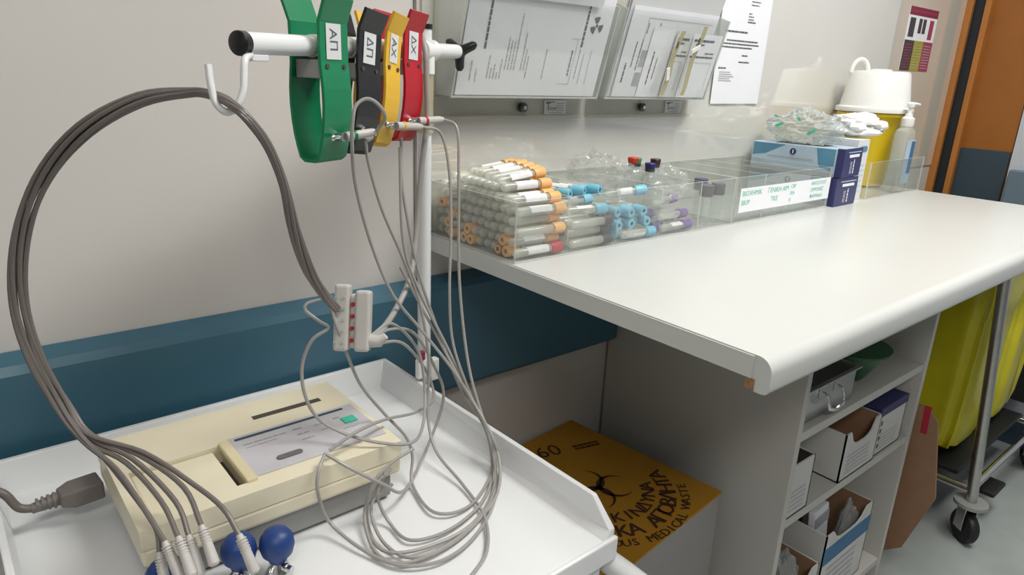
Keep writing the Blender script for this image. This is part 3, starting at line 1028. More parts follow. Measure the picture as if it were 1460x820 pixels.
BUNDLE = [
    [(-0.2929, -0.2722, 0.9121), (-0.3073, -0.2729, 0.9321), (-0.3278, -0.2833, 0.9665), (-0.3498, -0.3026, 1.0123), (-0.3629, -0.3155, 1.0552), (-0.3808, -0.3297, 1.0914), (-0.3983, -0.3346, 1.1137), (-0.4028, -0.3234, 1.1202), (-0.4038, -0.3048, 1.1245), (-0.4082, -0.2796, 1.1277), (-0.4178, -0.2649, 1.1286), (-0.45, -0.2452, 1.1221), (-0.4906, -0.2255, 1.0989), (-0.5254, -0.2009, 1.0586), (-0.5497, -0.1903, 1.0077), (-0.5625, -0.1917, 0.9512), (-0.5613, -0.2027, 0.8982), (-0.5491, -0.2201, 0.8492), (-0.5347, -0.2425, 0.8202), (-0.5168, -0.2757, 0.8025), (-0.506, -0.3208, 0.7817), (-0.4988, -0.355, 0.7634)],
    [(-0.2944, -0.2714, 0.9147), (-0.3099, -0.2725, 0.9335), (-0.332, -0.2834, 0.9663), (-0.3533, -0.3033, 1.0099), (-0.3638, -0.3161, 1.0532), (-0.3806, -0.3304, 1.0892), (-0.3969, -0.3351, 1.112), (-0.4008, -0.3236, 1.1195), (-0.4016, -0.3047, 1.125), (-0.4066, -0.2791, 1.1292), (-0.4172, -0.2642, 1.1307), (-0.4512, -0.244, 1.1261), (-0.4947, -0.2244, 1.1025), (-0.5308, -0.2006, 1.0596), (-0.5548, -0.1909, 1.0057), (-0.5658, -0.193, 0.9469), (-0.5618, -0.2044, 0.8927), (-0.5467, -0.2216, 0.8443), (-0.5311, -0.2432, 0.8179), (-0.508, -0.2753, 0.8049), (-0.4924, -0.3241, 0.7851), (-0.4893, -0.3612, 0.7679)],
    [(-0.2974, -0.2714, 0.9147), (-0.3125, -0.273, 0.932), (-0.3339, -0.2845, 0.9626), (-0.353, -0.3046, 1.0057), (-0.3625, -0.3166, 1.0514), (-0.3785, -0.3307, 1.0884), (-0.3947, -0.335, 1.1124), (-0.3991, -0.3232, 1.1209), (-0.4009, -0.3041, 1.1271), (-0.4071, -0.2785, 1.1313), (-0.4188, -0.2637, 1.1323), (-0.4553, -0.2437, 1.1271), (-0.4999, -0.2249, 1.1008), (-0.5343, -0.2019, 1.0554), (-0.5556, -0.1925, 1.0003), (-0.5637, -0.1945, 0.9418), (-0.5574, -0.2053, 0.8895), (-0.5413, -0.2217, 0.8438), (-0.5274, -0.2426, 0.8198), (-0.5025, -0.2785, 0.8082), (-0.4828, -0.3319, 0.7856), (-0.4813, -0.3619, 0.766)],
    [(-0.2989, -0.2722, 0.9121), (-0.3124, -0.2739, 0.929), (-0.3316, -0.2856, 0.959), (-0.3492, -0.3051, 1.0039), (-0.3603, -0.3165, 1.0517), (-0.3768, -0.3302, 1.0897), (-0.3939, -0.3344, 1.1144), (-0.3995, -0.3225, 1.1231), (-0.4024, -0.3036, 1.1287), (-0.4092, -0.2783, 1.1319), (-0.4209, -0.2639, 1.1317), (-0.4582, -0.2447, 1.124), (-0.501, -0.2266, 1.0954), (-0.5325, -0.2034, 1.0503), (-0.5514, -0.1935, 0.9969), (-0.5582, -0.1947, 0.9411), (-0.5523, -0.2047, 0.8917), (-0.5382, -0.2203, 0.8484), (-0.5272, -0.2414, 0.824), (-0.4963, -0.2767, 0.8087), (-0.4737, -0.3267, 0.7934), (-0.4715, -0.3666, 0.7745)],
    [(-0.2974, -0.273, 0.9095), (-0.3097, -0.2743, 0.9275), (-0.3274, -0.2855, 0.9593), (-0.3457, -0.3044, 1.0063), (-0.3594, -0.3159, 1.0537), (-0.3771, -0.3296, 1.0919), (-0.3953, -0.3339, 1.1161), (-0.4016, -0.3223, 1.1238), (-0.4046, -0.3037, 1.1283), (-0.4108, -0.2788, 1.1304), (-0.4215, -0.2646, 1.1296), (-0.457, -0.2459, 1.12), (-0.4969, -0.2277, 1.0918), (-0.5271, -0.2037, 1.0493), (-0.5462, -0.1929, 0.9988), (-0.5549, -0.1934, 0.9455), (-0.5518, -0.203, 0.8972), (-0.5405, -0.2188, 0.8533), (-0.5307, -0.2407, 0.8263), (-0.4933, -0.2779, 0.8119), (-0.4663, -0.3282, 0.795), (-0.4525, -0.3647, 0.7845), (-0.4471, -0.3874, 0.767)],
    [(-0.2944, -0.273, 0.9095), (-0.3072, -0.2738, 0.9291), (-0.3255, -0.2844, 0.963), (-0.346, -0.3031, 1.0105), (-0.3607, -0.3154, 1.0555), (-0.3791, -0.3293, 1.0927), (-0.3975, -0.334, 1.1158), (-0.4032, -0.3228, 1.1224), (-0.4052, -0.3043, 1.1262), (-0.4103, -0.2794, 1.1283), (-0.4199, -0.265, 1.128), (-0.4529, -0.2462, 1.119), (-0.4917, -0.2271, 1.0935), (-0.5235, -0.2025, 1.0535), (-0.5454, -0.1913, 1.0043), (-0.557, -0.1919, 0.9505), (-0.5562, -0.202, 0.9004), (-0.546, -0.2187, 0.8538), (-0.5345, -0.2413, 0.8244), (-0.5222, -0.2623, 0.8072), (-0.5098, -0.3018, 0.7869), (-0.5019, -0.3394, 0.7716), (-0.504, -0.3543, 0.7547)],
]
LEADS = [
    [(-0.24, -0.2758, 1.0996), (-0.239, -0.2799, 1.1083), (-0.2469, -0.2818, 1.1208), (-0.257, -0.2777, 1.1266), (-0.269, -0.277, 1.1205), (-0.2741, -0.2787, 1.1059), (-0.2743, -0.2758, 1.0797), (-0.2617, -0.2574, 1.0338), (-0.2355, -0.2391, 0.9657), (-0.2119, -0.2432, 0.9046), (-0.1732, -0.2425, 0.8524), (-0.1432, -0.2602, 0.8046), (-0.1229, -0.2816, 0.7609), (-0.1204, -0.3282, 0.72), (-0.124, -0.346, 0.689), (-0.187, -0.397, 0.686), (-0.251, -0.42, 0.686), (-0.302, -0.415, 0.686), (-0.316, -0.382, 0.686), (-0.302, -0.334, 0.694), (-0.291, -0.334, 0.725), (-0.268, -0.334, 0.74)],
    [(-0.2362, -0.2318, 1.0811), (-0.2328, -0.2319, 1.0546), (-0.2151, -0.2277, 1.0016), (-0.1858, -0.2236, 0.9387), (-0.1589, -0.2198, 0.8702), (-0.1522, -0.2291, 0.7953), (-0.163, -0.2413, 0.7438), (-0.1739, -0.2763, 0.7035), (-0.175, -0.338, 0.686), (-0.191, -0.402, 0.686), (-0.224, -0.45, 0.686), (-0.263, -0.472, 0.686)],
    [(-0.164, -0.1844, 1.0774), (-0.1669, -0.1901, 1.0248), (-0.1591, -0.1944, 0.964), (-0.148, -0.2026, 0.9007), (-0.13, -0.2211, 0.8264), (-0.1214, -0.2531, 0.7667), (-0.1155, -0.303, 0.7244), (-0.128, -0.335, 0.686), (-0.177, -0.38, 0.686), (-0.236, -0.399, 0.686), (-0.278, -0.389, 0.686), (-0.281, -0.351, 0.686), (-0.286, -0.334, 0.712), (-0.277, -0.334, 0.737)],
    [(-0.1229, -0.182, 1.1005), (-0.1155, -0.1958, 1.0822), (-0.1088, -0.2051, 1.0403), (-0.1125, -0.2165, 0.9721), (-0.1228, -0.2302, 0.8852), (-0.1241, -0.2415, 0.8222), (-0.1184, -0.2691, 0.7673), (-0.1188, -0.3163, 0.7187), (-0.144, -0.361, 0.686), (-0.212, -0.406, 0.686), (-0.277, -0.407, 0.686), (-0.31, -0.386, 0.687), (-0.299, -0.334, 0.684), (-0.293, -0.334, 0.726), (-0.27, -0.334, 0.746), (-0.24, -0.334, 0.755)],
    [(-0.0908, -0.1804, 1.1035), (-0.0871, -0.191, 1.0854), (-0.0965, -0.2091, 1.0227), (-0.1047, -0.2257, 0.8996), (-0.1133, -0.261, 0.7973), (-0.1152, -0.2991, 0.7345), (-0.124, -0.343, 0.704), (-0.163, -0.385, 0.686), (-0.238, -0.416, 0.686), (-0.29, -0.414, 0.686), (-0.302, -0.372, 0.686), (-0.29, -0.327, 0.699), (-0.263, -0.327, 0.715)],
    [(-0.2933, -0.2574, 0.92), (-0.3068, -0.2536, 0.9182), (-0.3191, -0.2511, 0.9158), (-0.3215, -0.2521, 0.9087), (-0.3105, -0.2594, 0.8969), (-0.3022, -0.2631, 0.8883), (-0.3195, -0.2599, 0.8774), (-0.33, -0.2555, 0.85), (-0.3314, -0.2603, 0.8192), (-0.3215, -0.2671, 0.7896), (-0.3011, -0.2885, 0.7729), (-0.2718, -0.313, 0.7633), (-0.2405, -0.3276, 0.7587), (-0.201, -0.2898, 0.748), (-0.1671, -0.2426, 0.7654), (-0.1702, -0.2312, 0.8198), (-0.2222, -0.2603, 0.8755), (-0.2617, -0.2836, 0.8781)],
    [(-0.2964, -0.2595, 0.9085), (-0.2943, -0.2701, 0.8873), (-0.2849, -0.2702, 0.8566), (-0.266, -0.2639, 0.8109), (-0.2367, -0.2663, 0.7655), (-0.2159, -0.2758, 0.7351), (-0.2109, -0.2834, 0.7102), (-0.223, -0.303, 0.686), (-0.232, -0.364, 0.686), (-0.192, -0.377, 0.686), (-0.125, -0.333, 0.686), (-0.1142, -0.3076, 0.7161), (-0.1252, -0.2582, 0.7797), (-0.1491, -0.2208, 0.8544), (-0.1904, -0.2231, 0.9305)],
    [(-0.3347, -0.3115, 0.7717), (-0.3159, -0.3332, 0.7574), (-0.2847, -0.3427, 0.7318), (-0.25, -0.327, 0.7), (-0.191, -0.27, 0.686), (-0.1354, -0.2371, 0.744), (-0.1429, -0.2248, 0.7914), (-0.1756, -0.2302, 0.8442), (-0.231, -0.2677, 0.8729), (-0.2613, -0.2859, 0.8731)],
    [(-0.3344, -0.3123, 0.7703), (-0.3468, -0.3254, 0.7633), (-0.3514, -0.33, 0.7428), (-0.339, -0.327, 0.698), (-0.324, -0.376, 0.686), (-0.304, -0.418, 0.686), (-0.261, -0.435, 0.686), (-0.201, -0.414, 0.686), (-0.142, -0.362, 0.686), (-0.1091, -0.2978, 0.7169), (-0.1164, -0.2666, 0.7608), (-0.1298, -0.2404, 0.8135), (-0.156, -0.2153, 0.8869), (-0.1723, -0.2013, 0.9537), (-0.1672, -0.1864, 1.0662)],
    [(-0.3271, -0.3086, 0.7709), (-0.2917, -0.3034, 0.7793), (-0.2463, -0.2835, 0.7707), (-0.1855, -0.2489, 0.746), (-0.15, -0.236, 0.7498), (-0.1514, -0.2213, 0.7824), (-0.2022, -0.2495, 0.8429), (-0.2608, -0.2879, 0.8695)],
]
TRUNK = [(-0.2624, -0.2881, 0.8757), (-0.2417, -0.2709, 0.8763), (-0.2018, -0.2334, 0.8825), (-0.1652, -0.2054, 0.9088), (-0.142, -0.1831, 0.9597), (-0.129, -0.1724, 1.0284), (-0.1197, -0.1723, 1.0972), (-0.1176, -0.1672, 1.1469), (-0.1158, -0.1627, 1.1746), (-0.1113, -0.146, 1.1943), (-0.1, -0.1181, 1.2019), (-0.0892, -0.094, 1.1926), (-0.0941, -0.0999, 1.1585)]
PLUGS = {0: ('green', M_GREEN), 1: ('black', M_BLACK), 3: ('yellow', M_YEL), 4: ('red', M_RED)}



def patient_cable():
    t = thing('ecg_patient_cable', 'grey ecg patient cable with yoke box and looping lead wires', 'cable', (-0.275, -0.269, 0.862))
    off = Vector((-0.275, -0.269, 0.862))
    m = MB()
    m.X = Matrix.Translation(-off)
    m.tube(smoothpath(TRUNK), 0.0037, 10)
    m.build('trunk_cable', M_LEAD, t, smooth=True)
    # yoke box
    a, b = Vector((-0.279, -0.253, 0.929)), Vector((-0.272, -0.284, 0.864))
    ax = (a - b).normalized()
    side = Vector((0.773, -0.634, 0.0))
    M = frame((a + b) / 2 - off, side, ax)
    hl = (a - b).length / 2
    m = MB()
    m.X = M
    m.box(-0.0195, -0.003, -hl, hl, -0.009, 0.009)
    m.box(0.003, 0.0195, -hl, hl - 0.006, -0.009, 0.009)
    m.box(-0.004, 0.004, -hl + 0.003, hl - 0.010, -0.008, 0.003)
    yk = m.build('yoke_box', M_PLUG, t, bevel=0.0035, seg=3)
    m = MB()
    m.X = M
    for k in range(4):
        yv = -hl + 0.012 + k * 0.013
        m.cyl((0, yv, 0.002), (0, yv, 0.0055), 0.0022, n=8)
    m.build('red_marks', M_RED, yk)
    m = MB()
    m.X = M
    for k in range(5):
        m.cyl((-0.017, -hl + 0.010 + k * 0.012, 0.009), (-0.017, -hl + 0.010 + k * 0.012, 0.0098), 0.0018, n=8)
        m.cyl((-0.009, -hl + 0.010 + k * 0.012, 0.009), (-0.009, -hl + 0.010 + k * 0.012, 0.0098), 0.0018, n=8)
    m.build('lead_marks', M_INKG, yk)
    m = MB()
    m.X = M
    m.tube([(0.016, -hl + 0.012, 0), (0.030, -hl + 0.012, 0.001), (0.036, -hl + 0.018, 0.002)], [0.008, 0.0065, 0.004], 12)
    m.build('strain_relief', M_PLUG, yk, smooth=True)
    for pts in BUNDLE:
        m = MB()
        m.X = Matrix.Translation(-off)
        m.tube(smoothpath(pts, 5), 0.0023, 8)
        w = m.build('lead_wire', M_CABLE, t, smooth=True)
        # ribbed pale plug at the end
        e, d = Vector(pts[-1]), (Vector(pts[-1]) - Vector(pts[-2])).normalized()
        d = (d + Vector((0.02, -0.15, -0.7))).normalized()
        m = MB()
        m.X = Matrix.Translation(-off)
        m.tube([e - d * 0.002, e + d * 0.003, e + d * 0.014, e + d * 0.032, e + d * 0.034], [0.0026, 0.0036, 0.0042, 0.0048, 0.003], 12)
        for k in range(5):
            m.cyl(e + d * (0.002 + 0.0025 * k), e + d * (0.0033 + 0.0025 * k), 0.0046, n=12)
        m.build('lead_plug', M_PLUG, w, smooth=True)
    for i, pts in enumerate(LEADS):
        pts = [Vector(p) for p in pts]
        if i in PLUGS:
            q, along, outw = POSTS[PLUGS[i][0]]
            if i != 1:
                pts[0] = q + along * (0.040 if i else 0.034) + outw * 0.012 + Vector((0, 0, 0.004))
        path = smoothpath(pts, 6)
        for p in path:
            p.z = max(p.z, 0.6830)
        m = MB()
        m.X = Matrix.Translation(-off)
        m.tube(path, 0.0019, 8)
        w = m.build('lead_wire', M_LEAD, t, smooth=True)
        if i in PLUGS:
            e = Vector(pts[0])
            d = (q - e)
            m = MB()
            m.X = Matrix.Translation(-off)
            m.tube([e, e + d * 0.15, e + d * 0.9, q], [0.0026, 0.0042, 0.0049, 0.0046], 12)
            pl = m.build('lead_plug', M_PLUG, w, smooth=True)
            m = MB()
            m.X = Matrix.Translation(-off)
            m.cyl(e + d * 0.68, e + d * 0.76, 0.0053, n=14)
            m.build('colour_ring', PLUGS[i][1], pl, smooth=True)


patient_cable()


def suction_electrodes():
    spots = [(-0.404, -0.352, 0.35, 0.0), (-0.436, -0.340, -0.25, 0.1), (-0.500, -0.338, 0.3, -0.15)]
    labs = ['blue suction bulb electrode standing clear of the plugs on the tray', 'blue suction bulb electrode between two pale plugs on the tray',
            'blue suction bulb electrode below the machine corner on the tray']
    for k, (x, y, rz, ti) in enumerate(spots):
        t = thing('suction_electrode', labs[k], 'electrode', (x, y, 0.680), rz, 'suction electrodes on the tray')
        MB().lathe([(0.011, 0.0), (0.0135, 0.001), (0.0135, 0.004), (0.010, 0.012), (0.006, 0.017), (0.006, 0.024), (0.002, 0.024)], 20).build('metal_cup', M_METAL, t, smooth=True)
        MB().lathe([(0.002, 0.018), (0.0085, 0.0185), (0.0095, 0.022), (0.0145, 0.028), (0.0165, 0.036), (0.0155, 0.044), (0.0110, 0.051), (0.004, 0.0535), (0.0005, 0.0538)], 24).build('bulb', M_BLUEB, t, smooth=True)
        m = MB()
        m.cyl((0, -0.004, 0.014), (0, -0.019, 0.016), 0.003, n=10)
        m.cyl((0, -0.010, 0.0147), (0, -0.013, 0.0151), 0.0042, n=10)
        m.build('terminal_post', M_METAL, t, smooth=True)


suction_electrodes()


# ------------------------------------------------------------------ acrylic bins on the counter
def acrylic_bin(label, x0, x1, y0, y1, divs, h=0.087, back=True):
    t = thing('acrylic_bin', label, 'bin', (x0, y0, CZ))
    w, d, th = x1 - x0, y1 - y0, 0.003
    def panel(name, a, b, c, dd, e, f):
        mb = MB()
        mb.box(a, b, c, dd, e, f)
        o = mb.build(name, [M_ACRY, M_ACRYE], t)
        # thin sides are the pale cut edges
        dims = [b - a, dd - c, f - e]
        thin = dims.index(min(dims))
        for p in o.data.polygons:
            ax = max(range(3), key=lambda k: abs(p.normal[k]))
            p.material_index = 0 if ax == thin else 1
    panel('bin_floor', 0, w, 0, d, 0.0004, th)
    panel('front_panel', 0, w, 0, th, th, h)
    if back:
        panel('back_panel', 0, w, d - th, d, th, h)
    panel('end_panel', 0, th, th, d - th, th, h)
    panel('end_panel', w - th, w, th, d - th, th, h)
    for x in divs:
        panel('divider', x - x0 - th / 2, x - x0 + th / 2, th, d - th, th, h)
    return t


BY0, BY1 = -0.206, 0.014
acrylic_bin('clear acrylic divided bin full of capped blood tubes', 0.004, 0.532, BY0, BY1, [0.107, 0.214, 0.320, 0.427])
b2 = acrylic_bin('clear acrylic divided bin with green handwritten white label', 0.536, 0.890, BY0, BY1, [0.632, 0.716, 0.803])
acrylic_bin('clear acrylic bin around the sharps container and soap bottle', 1.078, 1.381, BY0, BY1, [])

# white label strip with green handwriting on the second bin
m = MB().box(0.010, 0.352, -0.0006, -0.0001, 0.020, 0.066)
ls = m.build('label_strip', M_PAPER, b2)
m = MB()
for x, lines in ((0.016, ['ΒΙΟΧΗΜΙΚ', 'ΒΚΙΡ']), (0.104, ['ΓΕΝΙΚΗ ΑΙΜ', 'ΤΚΕ']), (0.188, ['CRP', 'ΙΧΑ', 'ΙΙ']), (0.270, ['ΑΝΟΣΟΛΟΓ', 'ΟΡΜΟΝΕΣ', 'ΦΑΡΜΑΚΑ'])):
    for k, s in enumerate(lines):
        hgt = 0.0140 if len(lines) == 2 else 0.0110
        put_text(m, s, hgt, frame((x + (0.014 if (k and len(lines) == 2 and s == 'ΤΚΕ') else 0.0), -0.0009, 0.051 - k * hgt * 1.25 + (0.003 if len(lines) == 3 else 0)), (0.86, 0, 0), (0, 0, 1)))
m.build('green_handwriting', M_MARK, ls)


# ------------------------------------------------------------------ blood tubes
def tube_proto(name, label, group, m_cap, L=0.080, r=0.0066, rc=0.0085, lc=0.021, hole=None, m_label=None, ring=None):
    """lies along +x: round bottom at 0, cap at the far end"""
    t = thing(name, label, 'test tube', (0, 0, 0), 0, group)
    prof = [(0.0004, 0.0), (r * 0.5, r * 0.13), (r * 0.87, r * 0.5), (r, r), (r, L)]
    MB().lathe(prof, 12, 'x').build('tube_body', M_TUBE, t, smooth=True)
    e = L + lc - 0.010
    MB().lathe([(r * 0.6, L - 0.010), (rc * 0.97, L - 0.010), (rc, L - 0.008), (rc, e - 0.0015), (rc * 0.92, e), (rc * 0.42, e), (rc * 0.42, e - 0.003), (0.0004, e - 0.003)], 14, 'x').build('cap', m_cap, t, smooth=True)
    MB().lathe([(rc * 0.40, e - 0.0028), (0.0003, e - 0.0026)], 10, 'x').build('stopper', hole or M_TANIN, t)
    if ring:
        MB().lathe([(rc * 0.78, e - 0.001), (rc * 0.78, e + 0.0004), (rc * 0.42, e + 0.0004), (rc * 0.42, e - 0.001)], 14, 'x').build('ring', ring, t)
    if m_label:
        n = 9
        vs, fs = [], []
        for k in range(n):
            a = math.radians(-115 + 230 * k / (n - 1)) + math.pi / 2
            for x in (0.024, L - 0.016):
                vs.append((x, (r + 0.0003) * math.cos(a), (r + 0.0003) * math.sin(a)))
        for k in range(n - 1):
            fs.append((2 * k, 2 * k + 1, 2 * k + 3, 2 * k + 2))
        MB().add(vs, fs).build('tube_label', m_label, t, smooth=True)
    return t


M_LABEL = mat('tube_label_white', (0.78, 0.78, 0.78), 0.6, var=0.05, scale=90)
M_AMBER = clear('tube_gel', (0.80, 0.55, 0.42), 0.45, (0.40, 0.16, 0.10), rough=0.1)

FIRST = {}


def place(proto, loc, rot):
    if proto.name not in FIRST:
        FIRST[proto.name] = True
        o = proto
    else:
        o = copy_tree(proto)
    o.location = loc
    o.rotation_euler = rot
    return o


def tubes():
    FZ = CZ + 0.003
    tan = tube_proto('blood_tube', 'clear blood tube with tan cap heaped in the first bin compartment', 'tan capped tubes in the heap', M_TAN, m_label=M_LABEL)
    tan_plain = tube_proto('blood_tube', 'unlabelled tan capped tube', 'tan capped tubes in the heap', M_TAN)
    tan_rev = tube_proto('blood_tube', 'tan capped blood tube lying reversed, dark stopper facing the bin end', 'reversed tan capped tubes', M_TAN, m_label=M_LABEL)
    red = tube_proto('blood_tube', 'clear blood tube with red cap under the tan capped heap', 'red capped tubes', M_CAPRED, hole=M_DARK, ring=M_GOLD, m_label=M_LABEL)
    r2 = random.Random(5)
    pitch, layer = 0.0172, 0.0148
    x0 = 0.0085
    k = 0
    for lay in range(7):
        n = 12 if lay % 2 == 0 else 11
        for j in range(n):
            y = BY0 + 0.003 + 0.0090 + pitch * (j + (0.5 if lay % 2 else 0.0))
            z = FZ + 0.0085 + layer * lay
            # the heap falls away towards the bin front and a little towards the wall
            top = 0.104 - 0.030 * max(0, (-0.165 - y) / 0.035) - 0.022 * max(0, (y + 0.045) / 0.05)
            if z - FZ > top:
                continue
            key = (lay, j)
            if key == (0, 0):
                place(red, (x0 + 0.001, y, z), (0, 0, 0))
                continue
            if key == (0, 2):
                o = place(red, (x0 + 0.092, y, z), (0, 0, math.pi))
                continue
            rev = key in ((0, 1), (0, 6), (0, 7), (0, 9), (1, 6), (2, 9), (3, 10), (1, 9), (1, 1))
            if rev:
                place(tan_rev, (x0 + 0.092, y, z), (r2.uniform(0, 6), 0, math.pi))
            else:
                dx = r2.uniform(-0.003, 0.003)
                o = place(tan if (lay * 5 + j * 3) % 4 == 0 or (j == 0 and lay in (1, 5)) else tan_plain, (x0 + 0.001 + dx, y, z), (r2.uniform(-0.9, 0.9), r2.uniform(-0.012, 0.012), r2.uniform(-0.01, 0.01)))
                row = ['on the bin floor', 'one row above the bin floor', 'two rows above the bin floor', 'three rows above the bin floor', 'four rows above the bin floor', 'five rows above the bin floor',
                       'in the topmost full row'][lay]
                where = ' at the front' if j == 0 else ''
                tag(o, ('labelled ' if any(c.name.startswith('tube_label') for c in o.children) else 'clear ') + 'tan capped blood tube heaped ' + row + where, None, 'tan capped tubes ' + row + where)
    # loose top row, tilted with the caps higher
    for j in range(6):
        o = place(tan_plain if j in (1, 4) else tan, (0.014 + 0.003 * j, -0.145 + 0.0175 * j, FZ + 0.1075 - 0.0015 * abs(j - 3)), (r2.uniform(-0.7, 0.7), -0.10, r2.uniform(-0.03, 0.03)))
        tag(o, 'tan capped blood tube tilted loose on top of the heap', None, 'loose tubes on top of the heap')
    # second compartment: long grey tubes below, light blue caps above
    grey = tube_proto('blood_tube', 'slim white tube with dark grey cap stacked in the second compartment', 'dark capped tubes in the second compartment', M_CAPGREY, L=0.080, r=0.0066, rc=0.0080, lc=0.019,
                      hole=M_DARK)
    blue = tube_proto('blood_tube', 'blood tube with light blue cap above the dark capped tubes', 'light blue capped tubes in the second compartment', M_CAPBLUE, hole=M_DOORBL, m_label=M_LABEL, L=0.068)
    for lay in range(3):
        for j in range(7):
            y = BY0 + 0.0115 + 0.0178 * (j + 0.5 * (lay % 2))
            z = FZ + 0.0083 + 0.0150 * lay
            flip = (lay * 3 + j * 2) % 7 == 5
            place(grey, (0.1095 + 0.009 + (0.082 if flip else 0.0), y, z), (r2.uniform(-0.6, 0.6), 0, math.pi if flip else 0.0))
    for j in range(7):
        y = BY0 + 0.030 + 0.022 * j
        place(blue, (0.118 + 0.006 * (j % 3), y, FZ + 0.056 + 0.006 * (j % 2)), (r2.uniform(0, 6), r2.uniform(-0.10, 0.06), r2.uniform(-0.22, 0.22)))
    for j in range(4):
        place(blue, (0.128 + 0.020 * j, BY0 + 0.125 - 0.006 * (j % 2), FZ + 0.0775 + 0.003 * (j % 2)), (r2.uniform(0, 6), 0.02, -1.25 + 0.12 * (j % 3)))
    # third compartment: light blue caps every way
    blue3 = tube_proto('blood_tube', 'blood tube with light blue cap tumbled in the third compartment', 'light blue capped tubes in the third compartment', M_CAPBLUE, hole=M_DOORBL, m_label=M_LABEL, L=0.068)
    for lay in range(3):
        for j in range(5):
            y = BY0 + 0.0125 + 0.021 * (j + 0.4 * (lay % 2))
            z = FZ + 0.0088 + 0.0185 * lay
            if lay == 2 and j in (0, 4):
                continue
            flip = (lay + j) % 2 == 1
            if lay > 0:
                continue
            place(blue3, (0.2345 + (0.066 if flip else 0.0), y, z), (r2.uniform(0, 6), r2.uniform(-0.04, 0.04), (math.pi if flip else 0.0) + r2.uniform(-0.10, 0.10)))
    for lay in (1, 2):
        for j in range(5 if lay == 1 else 4):
            place(blue3, (0.2265 + 0.0192 * j + (0.008 if lay == 2 else 0), BY0 + (0.092 if (j + lay) % 2 else 0.104), FZ + 0.0088 + 0.0185 * lay), (r2.uniform(0, 6), 0.03, -math.pi / 2 + (0.06 if j < 2 else -0.04)))
    place(blue3, (0.2395, BY0 + 0.062, FZ + 0.0665), (0, -0.10, -0.35))
        # fourth compartment: purple caps
    pur = tube_proto('blood_tube', 'short blood tube with purple cap at the fourth compartment front', 'purple capped tubes', M_CAPPUR, hole=M_DARK, m_label=M_LABEL, L=0.068)
    for (x, y, z, ry, rz) in ((0.336, 0.0125, 0.009, 0.0, 0.0), (0.412, 0.031, 0.009, 0.0, math.pi), (0.338, 0.022, 0.0265, 0.0, 0.05), (0.410, 0.044, 0.0275, 0.0, 3.05), (0.338, 0.052, 0.010, 0, 0.05),
                              (0.340, 0.040, 0.046, -0.04, 0.15)):
        place(pur, (x, BY0 + y, FZ + z), (r2.uniform(0, 6), ry, rz))


tubes()


def vials():
    FZ = CZ + 0.003
    for k, (x, y, mc, nm, h) in enumerate([(0.345, -0.112, M_CAPORANGE, 'red orange', 0.118), (0.380, -0.090, M_CAPGREEN, 'green', 0.113), (0.378, -0.124, M_CAPNAVY, 'navy blue', 0.108), (0.409, -0.110, M_CAPWINE, 'dark maroon', 0.112)]):
        t = thing('glass_vial', 'clear vial with ' + nm + ' cap standing in the fourth compartment', 'vial', (x, y, FZ))
        r = 0.0145
        MB().lathe([(r * 0.9, 0), (r, 0.002), (r, h - 0.030), (r * 0.9, h - 0.024), (r * 0.5, h - 0.019), (r * 0.45, h - 0.012)], 20).build('glass', M_VIAL, t, smooth=True)
        MB().lathe([(r * 0.60, h - 0.014), (r * 0.62, h - 0.009)], 18).build('crimp_ring', M_KNOBG, t, smooth=True)
        MB().lathe([(0.0082, h - 0.009), (0.0092, h - 0.006), (0.0098, h), (0.0090, h + 0.001), (0.0004, h + 0.001)], 18).build('cap', mc, t, smooth=True)
    for k, (x, y) in enumerate([(0.470, BY0 + 0.022), (0.508, BY0 + 0.024)]):
        t = thing('sample_pot', 'clear sample tube with broad dark grey cap in the fifth compartment', 'sample tube', (x, y, FZ), 0, 'dark capped sample tubes in the fifth compartment')
        MB().lathe([(0.008, 0), (0.0095, 0.003), (0.0105, 0.056)], 18).build('tube_body', M_VIAL, t, smooth=True)
        MB().lathe([(0.0120, 0.052), (0.0128, 0.054), (0.0128, 0.071), (0.0118, 0.0725), (0.0004, 0.0725)], 20).build('cap', M_CAPGREY, t, smooth=True)
    m = MB()
    t = thing('sample_pot', 'clear sample tube with dull purple cap behind the dark grey ones', 'sample tube', (0.5015, BY0 + 0.058, FZ))
    MB().lathe([(0.008, 0), (0.0095, 0.003), (0.0105, 0.060)], 18).build('tube_body', M_VIAL, t, smooth=True)
    MB().lathe([(0.0120, 0.056), (0.0128, 0.058), (0.0128, 0.075), (0.0118, 0.0765), (0.0004, 0.0765)], 20).build('cap', mat('cap_dull_purple', (0.075, 0.06, 0.13), 0.45), t, smooth=True)


M_VIAL = clear('vial_glass', (0.97, 0.98, 0.975), 0.10, (0.80, 0.83, 0.82), rough=0.03, ior=1.5)
M_CAPORANGE = mat('cap_red_orange', (0.62, 0.045, 0.018), 0.4, var=0.05)
M_CAPGREEN = mat('cap_green', (0.05, 0.34, 0.19), 0.4, var=0.05)
M_CAPNAVY = mat('cap_navy', (0.015, 0.02, 0.17), 0.4, var=0.05)
M_CAPWINE = mat('cap_wine', (0.055, 0.01, 0.02), 0.4, var=0.05)
vials()

o = crumple(0.040, 0.062, 0.034, 7, freq=12, amp=0.34, nu=56, nv=34).build('plastic_bag', M_BAG, smooth=False, loc=(0.267, -0.105, CZ + 0.098))
tag(o, 'crumpled clear plastic bag bulging out of the tube bin', 'bag')
o = crumple(0.042, 0.028, 0.030, 17, freq=12, amp=0.30, nu=50, nv=30).build('plastic_bag', M_BAG, smooth=False, loc=(0.374, -0.170, CZ + 0.080))
tag(o, 'clear plastic bag crumpled behind the purple capped tubes', 'bag')


